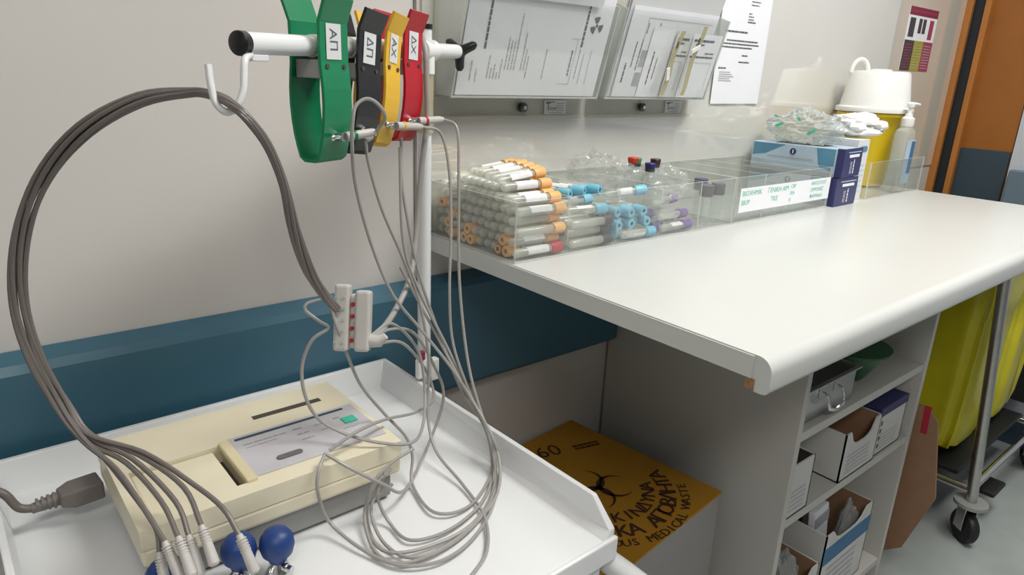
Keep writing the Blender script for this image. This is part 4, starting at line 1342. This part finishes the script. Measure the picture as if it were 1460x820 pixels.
# ------------------------------------------------------------------ boxes, bag and tissue on the counter end
def counter_boxes():
    for k, (z, dx, rz) in enumerate([(CZ, 0.0, 0.015), (CZ + 0.0632, -0.001, 0.085)]):
        lab = 'pale blue glove carton with navy end ' + ('resting on the worktop under another' if k == 0 else 'stacked on top, bag bulging from it')
        t = thing('glove_carton', lab, 'box', (0.9490 + dx, -0.108, z), rz)
        a, b, h = 0.050, 0.105, 0.061
        MB().box(-a, a - 0.002, -b + 0.001, b, 0, h).build('carton_body', M_GLOVE, t, bevel=0.001)
        out = [(-a + 0.003, 0.0), (a, 0.0), (a + 0.0015, h * 0.25), (a + 0.002, h * 0.5), (a + 0.0015, h * 0.75), (a, h + 0.001), (-a + 0.003, h + 0.001)]
        m = MB().prism(out, -b - 0.002, -b + 0.001, 'xz')
        fr = m.build('navy_end', M_NAVY, t)
        MB().box(-a - 0.0008, -a + 0.003, -b - 0.002, -b + 0.014, 0, h + 0.001).build('navy_corner', M_NAVY, t)
        MB().box(-a - 0.0008, -a + 0.001, -b + 0.014, b, 0, 0.008).build('grey_band', M_INKG, t)
        m = MB()
        m.box(-0.022, 0.034, -b - 0.0026, -b - 0.002, h * 0.70, h * 0.80)
        m.build('white_bar', M_PAPER, fr)
        m = MB()
        dashes(m, frame((0.012, -b - 0.0024, h * 0.12), (0, 0, 1), (-1, 0, 0)), [(0, 0, 0.030, 0.005), (0, 0.014, 0.026, 0.002), (0, 0.020, 0.026, 0.002)], random.Random(4))
        m.build('white_lettering', M_PAPER, fr)['kind'] = 'stuff'
        MB().box(-0.030, 0.042, -b - 0.0026, -b - 0.002, h * 0.87, h * 0.90).build('fine_print', M_GLOVE, fr)
        # long face towards the bins: teal pictures, round emblem, title line
        F = frame((-a - 0.0005, b, 0), (0, -1, 0), (0, 0, 1))
        m = MB()
        m.X = F
        m.add([(0.003, h - 0.002, 0), (0.003, 0.030, 0), (0.035, 0.036, 0), (0.065, 0.052, 0), (0.080, h - 0.002, 0)], [(0, 1, 2, 3, 4)])
        m.build('teal_picture', M_GLOVE2, t)
        m = MB()
        m.X = F
        m.add([(0.150, h - 0.002, 0), (0.160, 0.020, 0), (0.192, 0.010, 0), (0.192, h - 0.002, 0)], [(0, 1, 2, 3)])
        m.build('teal_picture', M_GLOVE2, t)
        m = MB()
        m.X = F
        m.cyl((0.098, 0.046, -0.0002), (0.098, 0.046, 0.0006), 0.0072, n=20)
        em = m.build('round_emblem', M_NAVY, t)
        m = MB()
        m.X = F
        m.box(0.0970, 0.0990, 0.042, 0.050, 0.0006, 0.001)
        m.build('emblem_bar', M_PAPER, em)
        m = MB()
        dashes(m, F @ frame((0.040, 0.030, 0.0002), (1, 0, 0), (0, 1, 0)), [(0, 0, 0.105, 0.0030)], random.Random(6))
        m.build('title_print', M_INKG, t)['kind'] = 'stuff'
        if k == 1:
            MB().box(-0.030, 0.026, -0.050, 0.060, h, h + 0.0006).build('opening', M_DARK, t)
    # tall white tissue box with blue oval mark
    t = thing('tissue_box', 'tall white carton with blue oval mark behind the navy cartons', 'box', (1.043, -0.140, CZ))
    MB().box(-0.028, 0.028, -0.055, 0.055, 0, 0.140).build('carton_body', M_BOXWHITE2, t, bevel=0.001)
    m = MB()
    out = [((0.012 if math.cos(a) > 0 else -0.012) + 0.007 * math.cos(a), 0.118 + 0.007 * math.sin(a)) for a in [2 * math.pi * k / 20 for k in range(20)]]
    m.prism(out, -0.0558, -0.055, 'xz')
    m.build('oval_mark', M_GLOVE2, t)
    m = MB()
    dashes(m, frame((-0.020, -0.0554, 0.02), (1, 0, 0), (0, 0, 1)), [(0, 0.012 * k, 0.04, 0.0025) for k in range(6)])
    m.build('printing', M_GLOVE, t)
    o = crumple(0.064, 0.062, 0.030, 23, freq=9, amp=0.30, nu=44, nv=26).build('crumpled_tissue', M_TISSUE, smooth=True, loc=(1.096, -0.142, CZ + 0.166))
    tag(o, 'white crumpled paper tissue heaped on the tall white carton', 'tissue')
    t = thing('packet_bag', 'crumpled clear bag with green marks on the glove carton', 'bag', (0.950, -0.095, 1.0255))
    crumple(0.050, 0.080, 0.040, 31, freq=9, amp=0.32, nu=56, nv=34).build('film', M_BAGW2, t, loc=(0, 0, 0.032))
    m = MB()
    rr = random.Random(8)
    for (x, y, z, l, w) in [(-0.060, 0.030, 0.040, 0.016, 0.006), (-0.058, -0.015, 0.055, 0.010, 0.004), (-0.062, -0.050, 0.030, 0.018, 0.006), (-0.050, 0.045, 0.058, 0.008, 0.003)]:
        m = MB()
        m.X = Matrix.Translation((x, y, z)) @ Euler((0.2, rr.uniform(-0.8, 0.8), -1.2)).to_matrix().to_4x4()
        m.box(-l / 2, l / 2, -0.0006, 0.0006, -w / 2, w / 2)
        m.build('green_mark', M_MARK, t)


M_BAGW2 = clear('bag_film_milky', (0.92, 0.94, 0.93), 0.34, (0.74, 0.78, 0.77), rough=0.12, ior=1.5, wrinkle=0.8, wscale=55)
M_BOXWHITE2 = mat('carton_white_bright', (0.74, 0.75, 0.76), 0.5, var=0.02)
counter_boxes()


def sharps():
    t = thing('sharps_container', 'yellow sharps bucket with tall white lid on the worktop', 'sharps container', (1.320, -0.080, CZ + 0.0035))
    MB().lathe([(0.052, 0), (0.055, 0.002), (0.070, 0.160), (0.080, 0.180), (0.080, 0.192), (0.078, 0.192), (0.004, 0.190)], 40).build('bucket', M_SHARPY, t, smooth=True)
    MB().lathe([(0.082, 0.178), (0.0865, 0.180), (0.0865, 0.186), (0.082, 0.188)], 40).build('bucket_rim', M_SHARPY, t, smooth=True)
    lid = MB().lathe([(0.080, 0.188), (0.0925, 0.189), (0.0935, 0.196), (0.0925, 0.200), (0.0840, 0.203), (0.0715, 0.283), (0.068, 0.289), (0.055, 0.290), (0.0004, 0.290)], 40).build('lid', M_WPLAS, t, smooth=True)
    MB().box(0.080, 0.118, -0.030, -0.008, 0.190, 0.195).build('lid_tab', M_WPLAS, lid, bevel=0.002)
    m = MB()
    pts = [(-0.072 + 0.022 * (1 - math.cos(a)), 0.01, 0.284 + 0.034 * math.sin(a)) for a in [math.pi * k / 10 for k in range(11)]]
    m.X = Matrix.Rotation(-0.69, 4, 'Z')
    m.tube(pts, 0.0055, 10)
    m.build('flip_ring', M_WPLAS, lid, smooth=True)
    m = MB()
    m.X = Matrix.Rotation(-0.69, 4, 'Z')
    m.lathe([(0.026, 0.290), (0.026, 0.294), (0.022, 0.295), (0.001, 0.295)], 24)
    m.build('flip_cover', M_WPLAS, lid, smooth=True)


sharps()


def soap():
    t = thing('soap_bottle', 'clear plastic pump bottle with white pump before the sharps bucket', 'bottle', (1.285, -0.1835, CZ + 0.0035), 0.0)
    rings = []
    def sq(hx, hy, z, n=24, e=0.45):
        r = []
        for k in range(n):
            a = 2 * math.pi * k / n
            c, s = math.cos(a), math.sin(a)
            r.append((hx * math.copysign(abs(c) ** e, c), hy * math.copysign(abs(s) ** e, s), z))
        return r
    m = MB()
    m.loft([sq(0.029, 0.0170, 0), sq(0.031, 0.0180, 0.003), sq(0.031, 0.0180, 0.140), sq(0.028, 0.0165, 0.150), sq(0.014, 0.013, 0.158, e=1), sq(0.0125, 0.0125, 0.168, e=1)])
    m.build('bottle', M_BOTTLE, t, smooth=True)
    m = MB()
    m.box(-0.0215, 0.026, -0.0187, -0.0178, 0.020, 0.128)
    lb = m.build('label', M_GLOVE, t)
    m = MB()
    m.box(0.004, 0.024, -0.0192, -0.0187, 0.045, 0.125)
    m.build('label_band', M_STRIPE, lb)
    m = MB()
    m.lathe([(0.0140, 0.160), (0.0150, 0.162), (0.0150, 0.180), (0.0090, 0.184), (0.0085, 0.190), (0.005, 0.191), (0.0045, 0.208)], 20)
    pump = m.build('pump_collar', M_WPLAS, t, smooth=True)
    m = MB()
    m.lathe([(0.0085, 0.206), (0.0095, 0.208), (0.0095, 0.216), (0.006, 0.219), (0.0004, 0.219)], 18)
    m.tube([(0.0, 0, 0.213), (0.018, -0.004, 0.2145), (0.034, -0.007, 0.213)], [0.005, 0.0042, 0.0032], 10)
    m.build('pump_head', M_WPLAS, pump, smooth=True)


soap()


# ------------------------------------------------------------------ wall pockets, papers, poster
def wall_pocket(x0, x1, zb, label):
    t = thing('wall_pocket', label, 'document holder', (x0, 0.014, zb))
    w = x1 - x0
    MB().box(0, w, -0.002, 0.0015, 0, 0.46).build('back_plate', M_PLATE, t)
    MB().box(0, w, -0.010, -0.002, 0.0, 0.006).build('bottom_bead', M_PLATE, t)
    # pocket: floor, leaning front, two cheeks
    zf, h = 0.036, 0.150
    m = MB().box(0.002, w - 0.002, -0.042, -0.002, zf, zf + 0.003)
    m.build('pocket_floor', M_ACRYE, t)
    y0, y1 = -0.042, -0.082
    m = MB().prism([(y0, zf), (y0 - 0.0025, zf), (y1 - 0.0025, zf + h), (y1, zf + h)], 0.002, w - 0.002, 'yz')
    m.build('pocket_front', M_ACRY, t)
    for x in (0.002, w - 0.005):
        MB().prism([(-0.002, zf), (y0, zf), (y1, zf + h), (-0.002, zf + h + 0.03)], x, x + 0.003, 'yz').build('pocket_cheek', M_ACRYE, t)
    for xx in (0.175 if x0 < 0.2 else 0.150,):
        m = MB()
        m.lathe([(0.0075, 0), (0.0085, -0.003), (0.008, -0.009), (0.005, -0.011), (0.0004, -0.011)], 18, 'y')
        m.v = [(a + xx, b - 0.002, c + 0.019) for a, b, c in m.v]
        kb = m.build('wall_screw', M_KNOBG, t, smooth=True)
        m = MB()
        m.lathe([(0.0035, -0.0135), (0.0030, -0.0145), (0.0004, -0.0145)], 12, 'y')
        m.v = [(a + xx, b, c + 0.019) for a, b, c in m.v]
        m.build('screw_centre', M_METAL, kb, smooth=True)
    lx = 0.228 if x0 < 0.2 else 0.228
    ml = MB().box(lx, lx + 0.052, -0.0028, -0.002, 0.007, 0.031).build('maker_label', M_PAPERG, t)
    m = MB()
    put_text(m, 'T', 0.020, frame((lx + 0.003, -0.0032, 0.0135), (1, 0, 0), (0, 0, 1)))
    put_text(m, 'ónel', 0.010, frame((lx + 0.0115, -0.0032, 0.0145), (1, 0, 0), (0, 0, 1)))
    m.box(lx + 0.004, lx + 0.024, -0.0032, -0.0030, 0.0275, 0.0288)
    m.build('maker_lettering', M_INK, ml)
    m = MB()
    dashes(m, frame((lx + 0.029, -0.0032, 0.013), (1, 0, 0), (0, 0, 1)), [(0, 0.004 * k, 0.018, 0.0016) for k in range(4)] + [(-0.018, -0.004, 0.032, 0.0018)])
    m.build('maker_small_print', M_INKG, ml)
    return t


def sheet(name, label, origin, up, w, h, m_paper=None, thick=0.0006, curl=0.0, group=None, seg=10):
    """paper sheet: origin is its lower left corner, up its upward direction; curls forward at the top"""
    t = thing(name, label, 'paper', origin, 0, group)
    U = Vector(up).normalized()
    N = U.cross(Vector((1, 0, 0)))          # away from the reader
    m = MB()
    rings = []
    for k in range(seg + 1):
        s = h * k / seg
        f = curl * max(0.0, (k / seg - 0.45) / 0.55) ** 2
        c = U * s - N * f
        rings.append([tuple(c), tuple(c + Vector((w, 0, 0))), tuple(c + Vector((w, 0, 0)) + N * thick), tuple(c + N * thick)])
    m.loft(rings)
    p = m.build('sheet', m_paper or M_PAPER, t)
    M = frame(-N * 0.0005, (1, 0, 0), U)
    return t, p, M


def papers():
    p1 = wall_pocket(0.012, 0.332, 1.080, 'clear wall pocket holding landscape forms with radiation symbol')
    p2 = wall_pocket(0.346, 0.650, 1.080, 'clear wall pocket holding forms fixed with yellowed tape')
    up = Vector((0, -0.040, 0.150)).normalized()
    # stacks inside the pockets
    for k in range(3):
        t, p, M = sheet('form_sheet', 'white form standing behind the front form in a wall pocket', (0.026 + 0.002 * k, -0.018 - 0.003 * k, 1.1205), up, 0.290, 0.205 + 0.012 * k, M_PAPERG, 0.0008, 0.010, group='forms at the back of the first wall pocket')
    t, p, M = sheet('form_sheet', 'landscape white form printed sideways with radiation symbol in wall pocket', (0.022, -0.0272, 1.1205), up, 0.297, 0.210, M_PAPER, 0.0008, 0.0)
    # printing runs sideways: x of the text points up the sheet
    T = M @ frame((0.295, 0.004, 0), (0, 1, 0), (-1, 0, 0))
    m = MB()
    dashes(m, T, [(0.066, 0.252, 0.075, 0.004), (0.141, 0.250, 0.030, 0.005), (0.078, 0.053, 0.076, 0.0045), (0.026, 0.055, 0.048, 0.0012), (0.030, 0.0715, 0.044, 0.0025)])
    m.build('bold_printing', M_INK, p)
    m = MB()
    dashes(m, T, [(0.018, 0.272, 0.03, 0.0022), (0.016, 0.262, 0.02, 0.0018), (0.022, 0.240, 0.035, 0.002), (0.022, 0.234, 0.016, 0.002), (0.022, 0.228, 0.022, 0.002), (0.022, 0.222, 0.012, 0.002), (0.022, 0.216, 0.030, 0.002),
                  (0.036, 0.208, 0.050, 0.002), (0.036, 0.202, 0.045, 0.002), (0.036, 0.196, 0.045, 0.002), (0.036, 0.190, 0.085, 0.002), (0.036, 0.176, 0.058, 0.002), (0.036, 0.170, 0.035, 0.002), (0.024, 0.164, 0.035, 0.002),
                  (0.024, 0.128, 0.048, 0.002), (0.018, 0.044, 0.05, 0.0015), (0.018, 0.028, 0.055, 0.0010)])
    old = m.X
    m.X = T
    for (x0, x1, y0, y1) in [(0.016, 0.0168, 0.066, 0.092), (0.090, 0.0908, 0.060, 0.080), (0.016, 0.090, 0.0655, 0.0663)]:
        m.quad((x0, y0, 0), (x1, y0, 0), (x1, y1, 0), (x0, y1, 0))
    m.X = old
    m.build('fine_printing', M_INKG, p)
    m = MB()
    m.X = M @ Matrix.Translation((0.264, 0.118, 0)) @ Matrix.Rotation(0.2, 4, 'Z')
    for k in range(3):
        a0 = math.radians(120 * k + 60)
        vs, fs = [], []
        for j in range(5):
            a = a0 + math.radians(60) * j / 4
            vs += [(0.0045 * math.cos(a), 0.0045 * math.sin(a), 0), (0.0145 * math.cos(a), 0.0145 * math.sin(a), 0)]
        fs = [(2 * j, 2 * j + 1, 2 * j + 3, 2 * j + 2) for j in range(4)]
        m.add(vs, fs)
    m.add([(0.0026 * math.cos(2 * math.pi * j / 12), 0.0026 * math.sin(2 * math.pi * j / 12), 0) for j in range(12)], [tuple(range(12))])
    m.build('radiation_symbol', M_INK, p)
    # curled sheet leaning out at the top of the first pocket
    t, p, M = sheet('form_sheet', 'curled white sheet bending forward over the sideways radiation form', (0.034, -0.0700, 1.262), Vector((0, -0.35, 1)), 0.250, 0.110, M_PAPERG, 0.0008, 0.030)
    m = MB()
    dashes(m, M, [(0.17, 0.03, 0.06, 0.003)])
    m.build('printing', M_INK, p)
    # second pocket
    for k in range(3):
        t, p, M = sheet('form_sheet', 'white form at the back of the taped forms in a wall pocket', (0.352 + 0.003 * k, -0.018 - 0.003 * k, 1.1205), up, 0.255, 0.200, M_PAPERG, 0.0008, 0.004, group='forms at the back of the second wall pocket')
    t, p, M = sheet('form_sheet', 'white form with ruled frame printed sideways in wall pocket', (0.366, -0.0272, 1.1205), up, 0.245, 0.158, M_PAPER, 0.0008, 0.0)
    T = M @ frame((0.24, 0.004, 0), (0, 1, 0), (-1, 0, 0))
    m = MB()
    dashes(m, T, [(0.022, 0.222, 0.035, 0.004), (0.050, 0.208, 0.045, 0.0025), (0.045, 0.194, 0.055, 0.0025), (0.02, 0.158, 0.11, 0.002), (0.035, 0.148, 0.05, 0.002), (0.110, 0.19, 0.02, 0.002)])
    m.build('printing', M_INK, p)
    m = MB()
    m.X = M
    for (x0, x1, y0, y1) in [(0.045, 0.230, 0.140, 0.1408), (0.045, 0.0458, 0.090, 0.140), (0.046, 0.062, 0.020, 0.045), (0.050, 0.066, 0.055, 0.085)]:
        m.quad((x0, y0, 0), (x1, y0, 0), (x1, y1, 0), (x0, y1, 0))
    m.build('ruled_frame', M_INKG, p)
    t, p, M = sheet('form_sheet', 'narrow white form overlapping the ruled form in wall pocket', (0.430, -0.0292, 1.1205), up, 0.060, 0.128, M_PAPER, 0.0006, 0.0)
    m = MB()
    dashes(m, M @ frame((0.05, 0.004, 0), (0, 1, 0), (-1, 0, 0)), [(0.02, 0.030, 0.06, 0.003), (0.03, 0.018, 0.04, 0.002)])
    m.build('printing', M_INK, p)
    for k, (x, w) in enumerate(((0.497, 0.048), (0.547, 0.092))):
        t, p, M = sheet('form_sheet', ('slim' if k == 0 else 'wider') + ' pale form slip taped at the pocket front', (x, -0.0305, 1.1205), up, w, 0.122, M_PAPER if k else M_PAPERG, 0.0006, 0.0)
        m = MB()
        dashes(m, M, [(0.006, 0.108, w * 0.7, 0.004), (0.014, 0.101, w * 0.3, 0.003), (w * 0.55, 0.086, w * 0.3, 0.002), (0.006, 0.078, w * 0.8, 0.003)])
        m.build('printing', M_INK, p)
        m = MB()
        m.X = M
        for (x0, x1, y0, y1) in [(0.004, w - 0.012, 0.068, 0.0687), (0.004, 0.0046, 0.015, 0.068), (w - 0.0126, w - 0.012, 0.015, 0.068)]:
            m.quad((x0, y0, 0), (x1, y0, 0), (x1, y1, 0), (x0, y1, 0))
        m.build('ruled_frame', M_INKG, p)
    # yellowed tape, with dark marks and torn white bits
    for k, (x, l) in enumerate(((0.480, 0.118), (0.540, 0.130))):
        t = thing('tape_strip', ('longer' if k else 'shorter') + ' yellowed adhesive tape strip stuck across the pocket forms', 'tape', (x, -0.0340 - 0.012, 1.125))
        m = MB()
        M = frame((0, 0, 0), (1, 0, 0), up)
        M.translation = Vector((0, 0.0, 0))
        rows = [(math.sin(i * 0.9 + k) * 0.0035 + (0.006 if k == 0 else 0.006) * (i / 6), l * i / 8) for i in range(9)]
        m.X = M
        m.loft([[(dx, y, -0.0006), (dx + 0.011, y, -0.0006), (dx + 0.011, y, 0.0004), (dx, y, 0.0004)] for dx, y in rows])
        tp = m.build('tape', M_YELTAPE, t)
        m = MB()
        m.X = M
        m.box(0.006, 0.010, l * 0.74, l * 0.84, 0.0006, 0.0014)
        m.build('dark_mark', M_INK, tp)
        m = MB()
        m.X = M @ Matrix.Translation((0.004, l * (0.34 if k == 0 else 0.68), 0.002)) @ Matrix.Rotation(0.35 if k == 0 else -1.1, 4, 'Z')
        m.box(-0.004, 0.004, -0.012, 0.012, -0.001, 0.001)
        m.build('torn_paper', M_TISSUE, tp)
    # notice taped to the wall
    t, p, M = sheet('notice_sheet', 'white printed notice sheet hanging on the wall beside the pockets', (0.728, 0.0120, 1.106), (0, -0.004, 0.30), 0.187, 0.297, M_PAPER, 0.0005, 0.0)
    m = MB()
    dashes(m, M, [(0.105, 0.215, 0.035, 0.002), (0.105, 0.208, 0.03, 0.002), (0.10, 0.19, 0.012, 0.002), (0.10, 0.184, 0.022, 0.002), (0.10, 0.178, 0.022, 0.002), (0.10, 0.172, 0.030, 0.003),
                  (0.02, 0.150, 0.085, 0.0035), (0.03, 0.132, 0.120, 0.003), (0.015, 0.125, 0.140, 0.003), (0.015, 0.118, 0.115, 0.003), (0.095, 0.102, 0.022, 0.003), (0.085, 0.088, 0.042, 0.003), (0.012, 0.074, 0.028, 0.003)])
    m.build('printing', M_INK, p)
    m = MB()
    dashes(m, M, [(0.018, 0.066 - 0.0045 * k, 0.04 + 0.008 * (k % 3), 0.0022) for k in range(5)])
    m.build('fine_printing', M_INKG, p)
    # colour poster near the door
    t = thing('wall_poster', 'small poster with maroon header and three coloured columns near the door', 'poster', (1.655, 0.0158, 1.205))
    w, h = 0.205, 0.178
    b = MB().box(0, w, -0.0008, 0, 0, h).build('poster_sheet', M_PAPER, t)
    MB().box(0, w, -0.0013, -0.0008, h * 0.87, h).build('poster_header', M_MAROON, b)
    for k, mm in enumerate((M_PDARK, M_POLIVE, M_PPINK)):
        x = w * k / 3
        MB().box(x, x + w / 3 - 0.0006, -0.0013, -0.0008, 0, h * 0.48).build('colour_column', mm, b)
        m = MB()
        if k == 0:
            m.box(x + 0.012, x + 0.050, -0.0013, -0.0008, h * 0.53, h * 0.83)
        elif k == 1:
            m.box(x + 0.008, x + 0.030, -0.0013, -0.0008, h * 0.60, h * 0.83).box(x + 0.038, x + 0.060, -0.0013, -0.0008, h * 0.60, h * 0.83)
        else:
            m.box(x + 0.018, x + 0.048, -0.0013, -0.0008, h * 0.52, h * 0.83)
        m.build('picture', M_PDARK if k != 2 else M_PPINK, b)
        m = MB()
        dashes(m, frame((x + 0.006, -0.0016, 0.008), (1, 0, 0), (0, 0, 1)), [(0, 0.008 * q, 0.052, 0.0022) for q in range(9)])
        m.build('fine_printing', M_INKG if k else M_PPINK, b)
    m = MB()
    dashes(m, frame((0.012, -0.0016, h * 0.925), (1, 0, 0), (0, 0, 1)), [(0, 0, 0.18, 0.004)])
    m.build('header_lettering', M_PPINK, b)


papers()


# ------------------------------------------------------------------ waste trolley under the counter end
def trolley():
    ox, oy = 1.66, -0.28
    t = thing('waste_trolley', 'steel waste trolley with hanging yellow bags beyond the counter', 'trolley', (ox, oy, 0))
    P = lambda x, y, z: (x - ox, y - oy, z)
    FX0, FX1, FYF, FYB = 1.365, 1.960, -0.505, -0.060
    for (x, y, tx, ty) in ((FX0, FYF, 0.0, 0.060), (FX1, FYF, 0.0, 0.060), (FX0, FYB, 0.0, -0.01), (FX1, FYB, 0.0, -0.01)):
        MB().cyl(P(x, y, 0.115), P(x + tx, y + ty, 0.765), 0.0135, n=18).build('post', M_STEEL, t, smooth=True)
        c = caster(t, x - ox, y - oy, 0.046, 0.112, 0.9 if y < -0.3 else 0.2)
        m = MB()
        m.cyl(P(x, y, 0.112), P(x, y, 0.122), 0.040, n=24)
        m.build('bumper_disc', M_GREYP, c, smooth=True)
    m = MB()
    m.cyl(P(FX0, FYF + 0.004, 0.165), P(FX1, FYF + 0.004, 0.165), 0.010, n=14)
    m.cyl(P(FX0, FYB, 0.165), P(FX1, FYB, 0.165), 0.010, n=14)
    m.cyl(P(FX0, FYF, 0.150), P(FX0, FYB, 0.150), 0.010, n=14)
    m.cyl(P(FX1, FYF, 0.150), P(FX1, FYB, 0.150), 0.010, n=14)
    m.build('base_bars', M_METAL, t, smooth=True)
    m = MB()
    m.box(FX0 + 0.02 - ox, FX1 - 0.02 - ox, FYF + 0.05 - oy, FYB - 0.02 - oy, 0.166, 0.180)
    m.build('base_tray', M_RUB, t, bevel=0.004)
    m = MB()
    for x in (FX0, FX1):
        m.cyl(P(x, FYF + 0.06, 0.755), P(x, FYB - 0.01, 0.755), 0.010, n=14)
    m.cyl(P(FX0, FYF + 0.06, 0.755), P(FX1, FYF + 0.06, 0.755), 0.010, n=14)
    m.cyl(P(FX0, FYB - 0.01, 0.755), P(FX1, FYB - 0.01, 0.755), 0.010, n=14)
    m.build('top_bars', M_METAL, t, smooth=True)
    # two bags hung over the top bars, slumped with soft vertical folds
    for k, (x0, x1) in enumerate(((1.400, 1.640), (1.690, 1.930))):
        m = MB()
        rings = []
        cx, cy = (x0 + x1) / 2 - ox, (FYF + 0.075 + FYB - 0.03) / 2 - oy
        hx, hy = (x1 - x0) / 2, (FYB - 0.03 - FYF - 0.075) / 2
        zs = [0.205, 0.212, 0.26, 0.34, 0.42, 0.50, 0.590, 0.600, 0.65, 0.72, 0.765]
        sc = [0.80, 0.90, 0.95, 0.97, 0.98, 0.99, 1.0, 1.03, 1.04, 1.04, 1.03]
        n = 72
        for z, s in zip(zs, sc):
            r = []
            for j in range(n):
                a = 2 * math.pi * j / n
                c, sn = math.cos(a), math.sin(a)
                e = 0.28
                f = 0.007 * noise.noise(Vector((3 * c + 7 * k, 3 * sn, z * 2.0))) + 0.003 * math.sin(11 * a + 3 * z)
                r.append((cx + (hx * s + f) * math.copysign(abs(c) ** e, c), cy + (hy * s + f) * math.copysign(abs(sn) ** e, sn), z))
            rings.append(r)
        m.loft(rings, cap=True)
        bag = m.build('yellow_bag', M_BAGY, t, smooth=True)
    m = MB()
    m.box(FX1 + 0.015 - ox, FX1 + 0.045 - ox, FYF + 0.06 - oy, FYB - 0.04 - oy, 0.20, 0.60)
    m.build('side_shield', M_RUB, t, bevel=0.006)
    # foot pedals
    for x in (FX0 + 0.18, FX1 - 0.02):
        m = MB()
        m.box(x - 0.05 - ox, x + 0.05 - ox, FYF - 0.02 - oy, FYF + 0.035 - oy, 0.085, 0.100)
        m.build('pedal', M_RUB, t, bevel=0.005)


trolley()
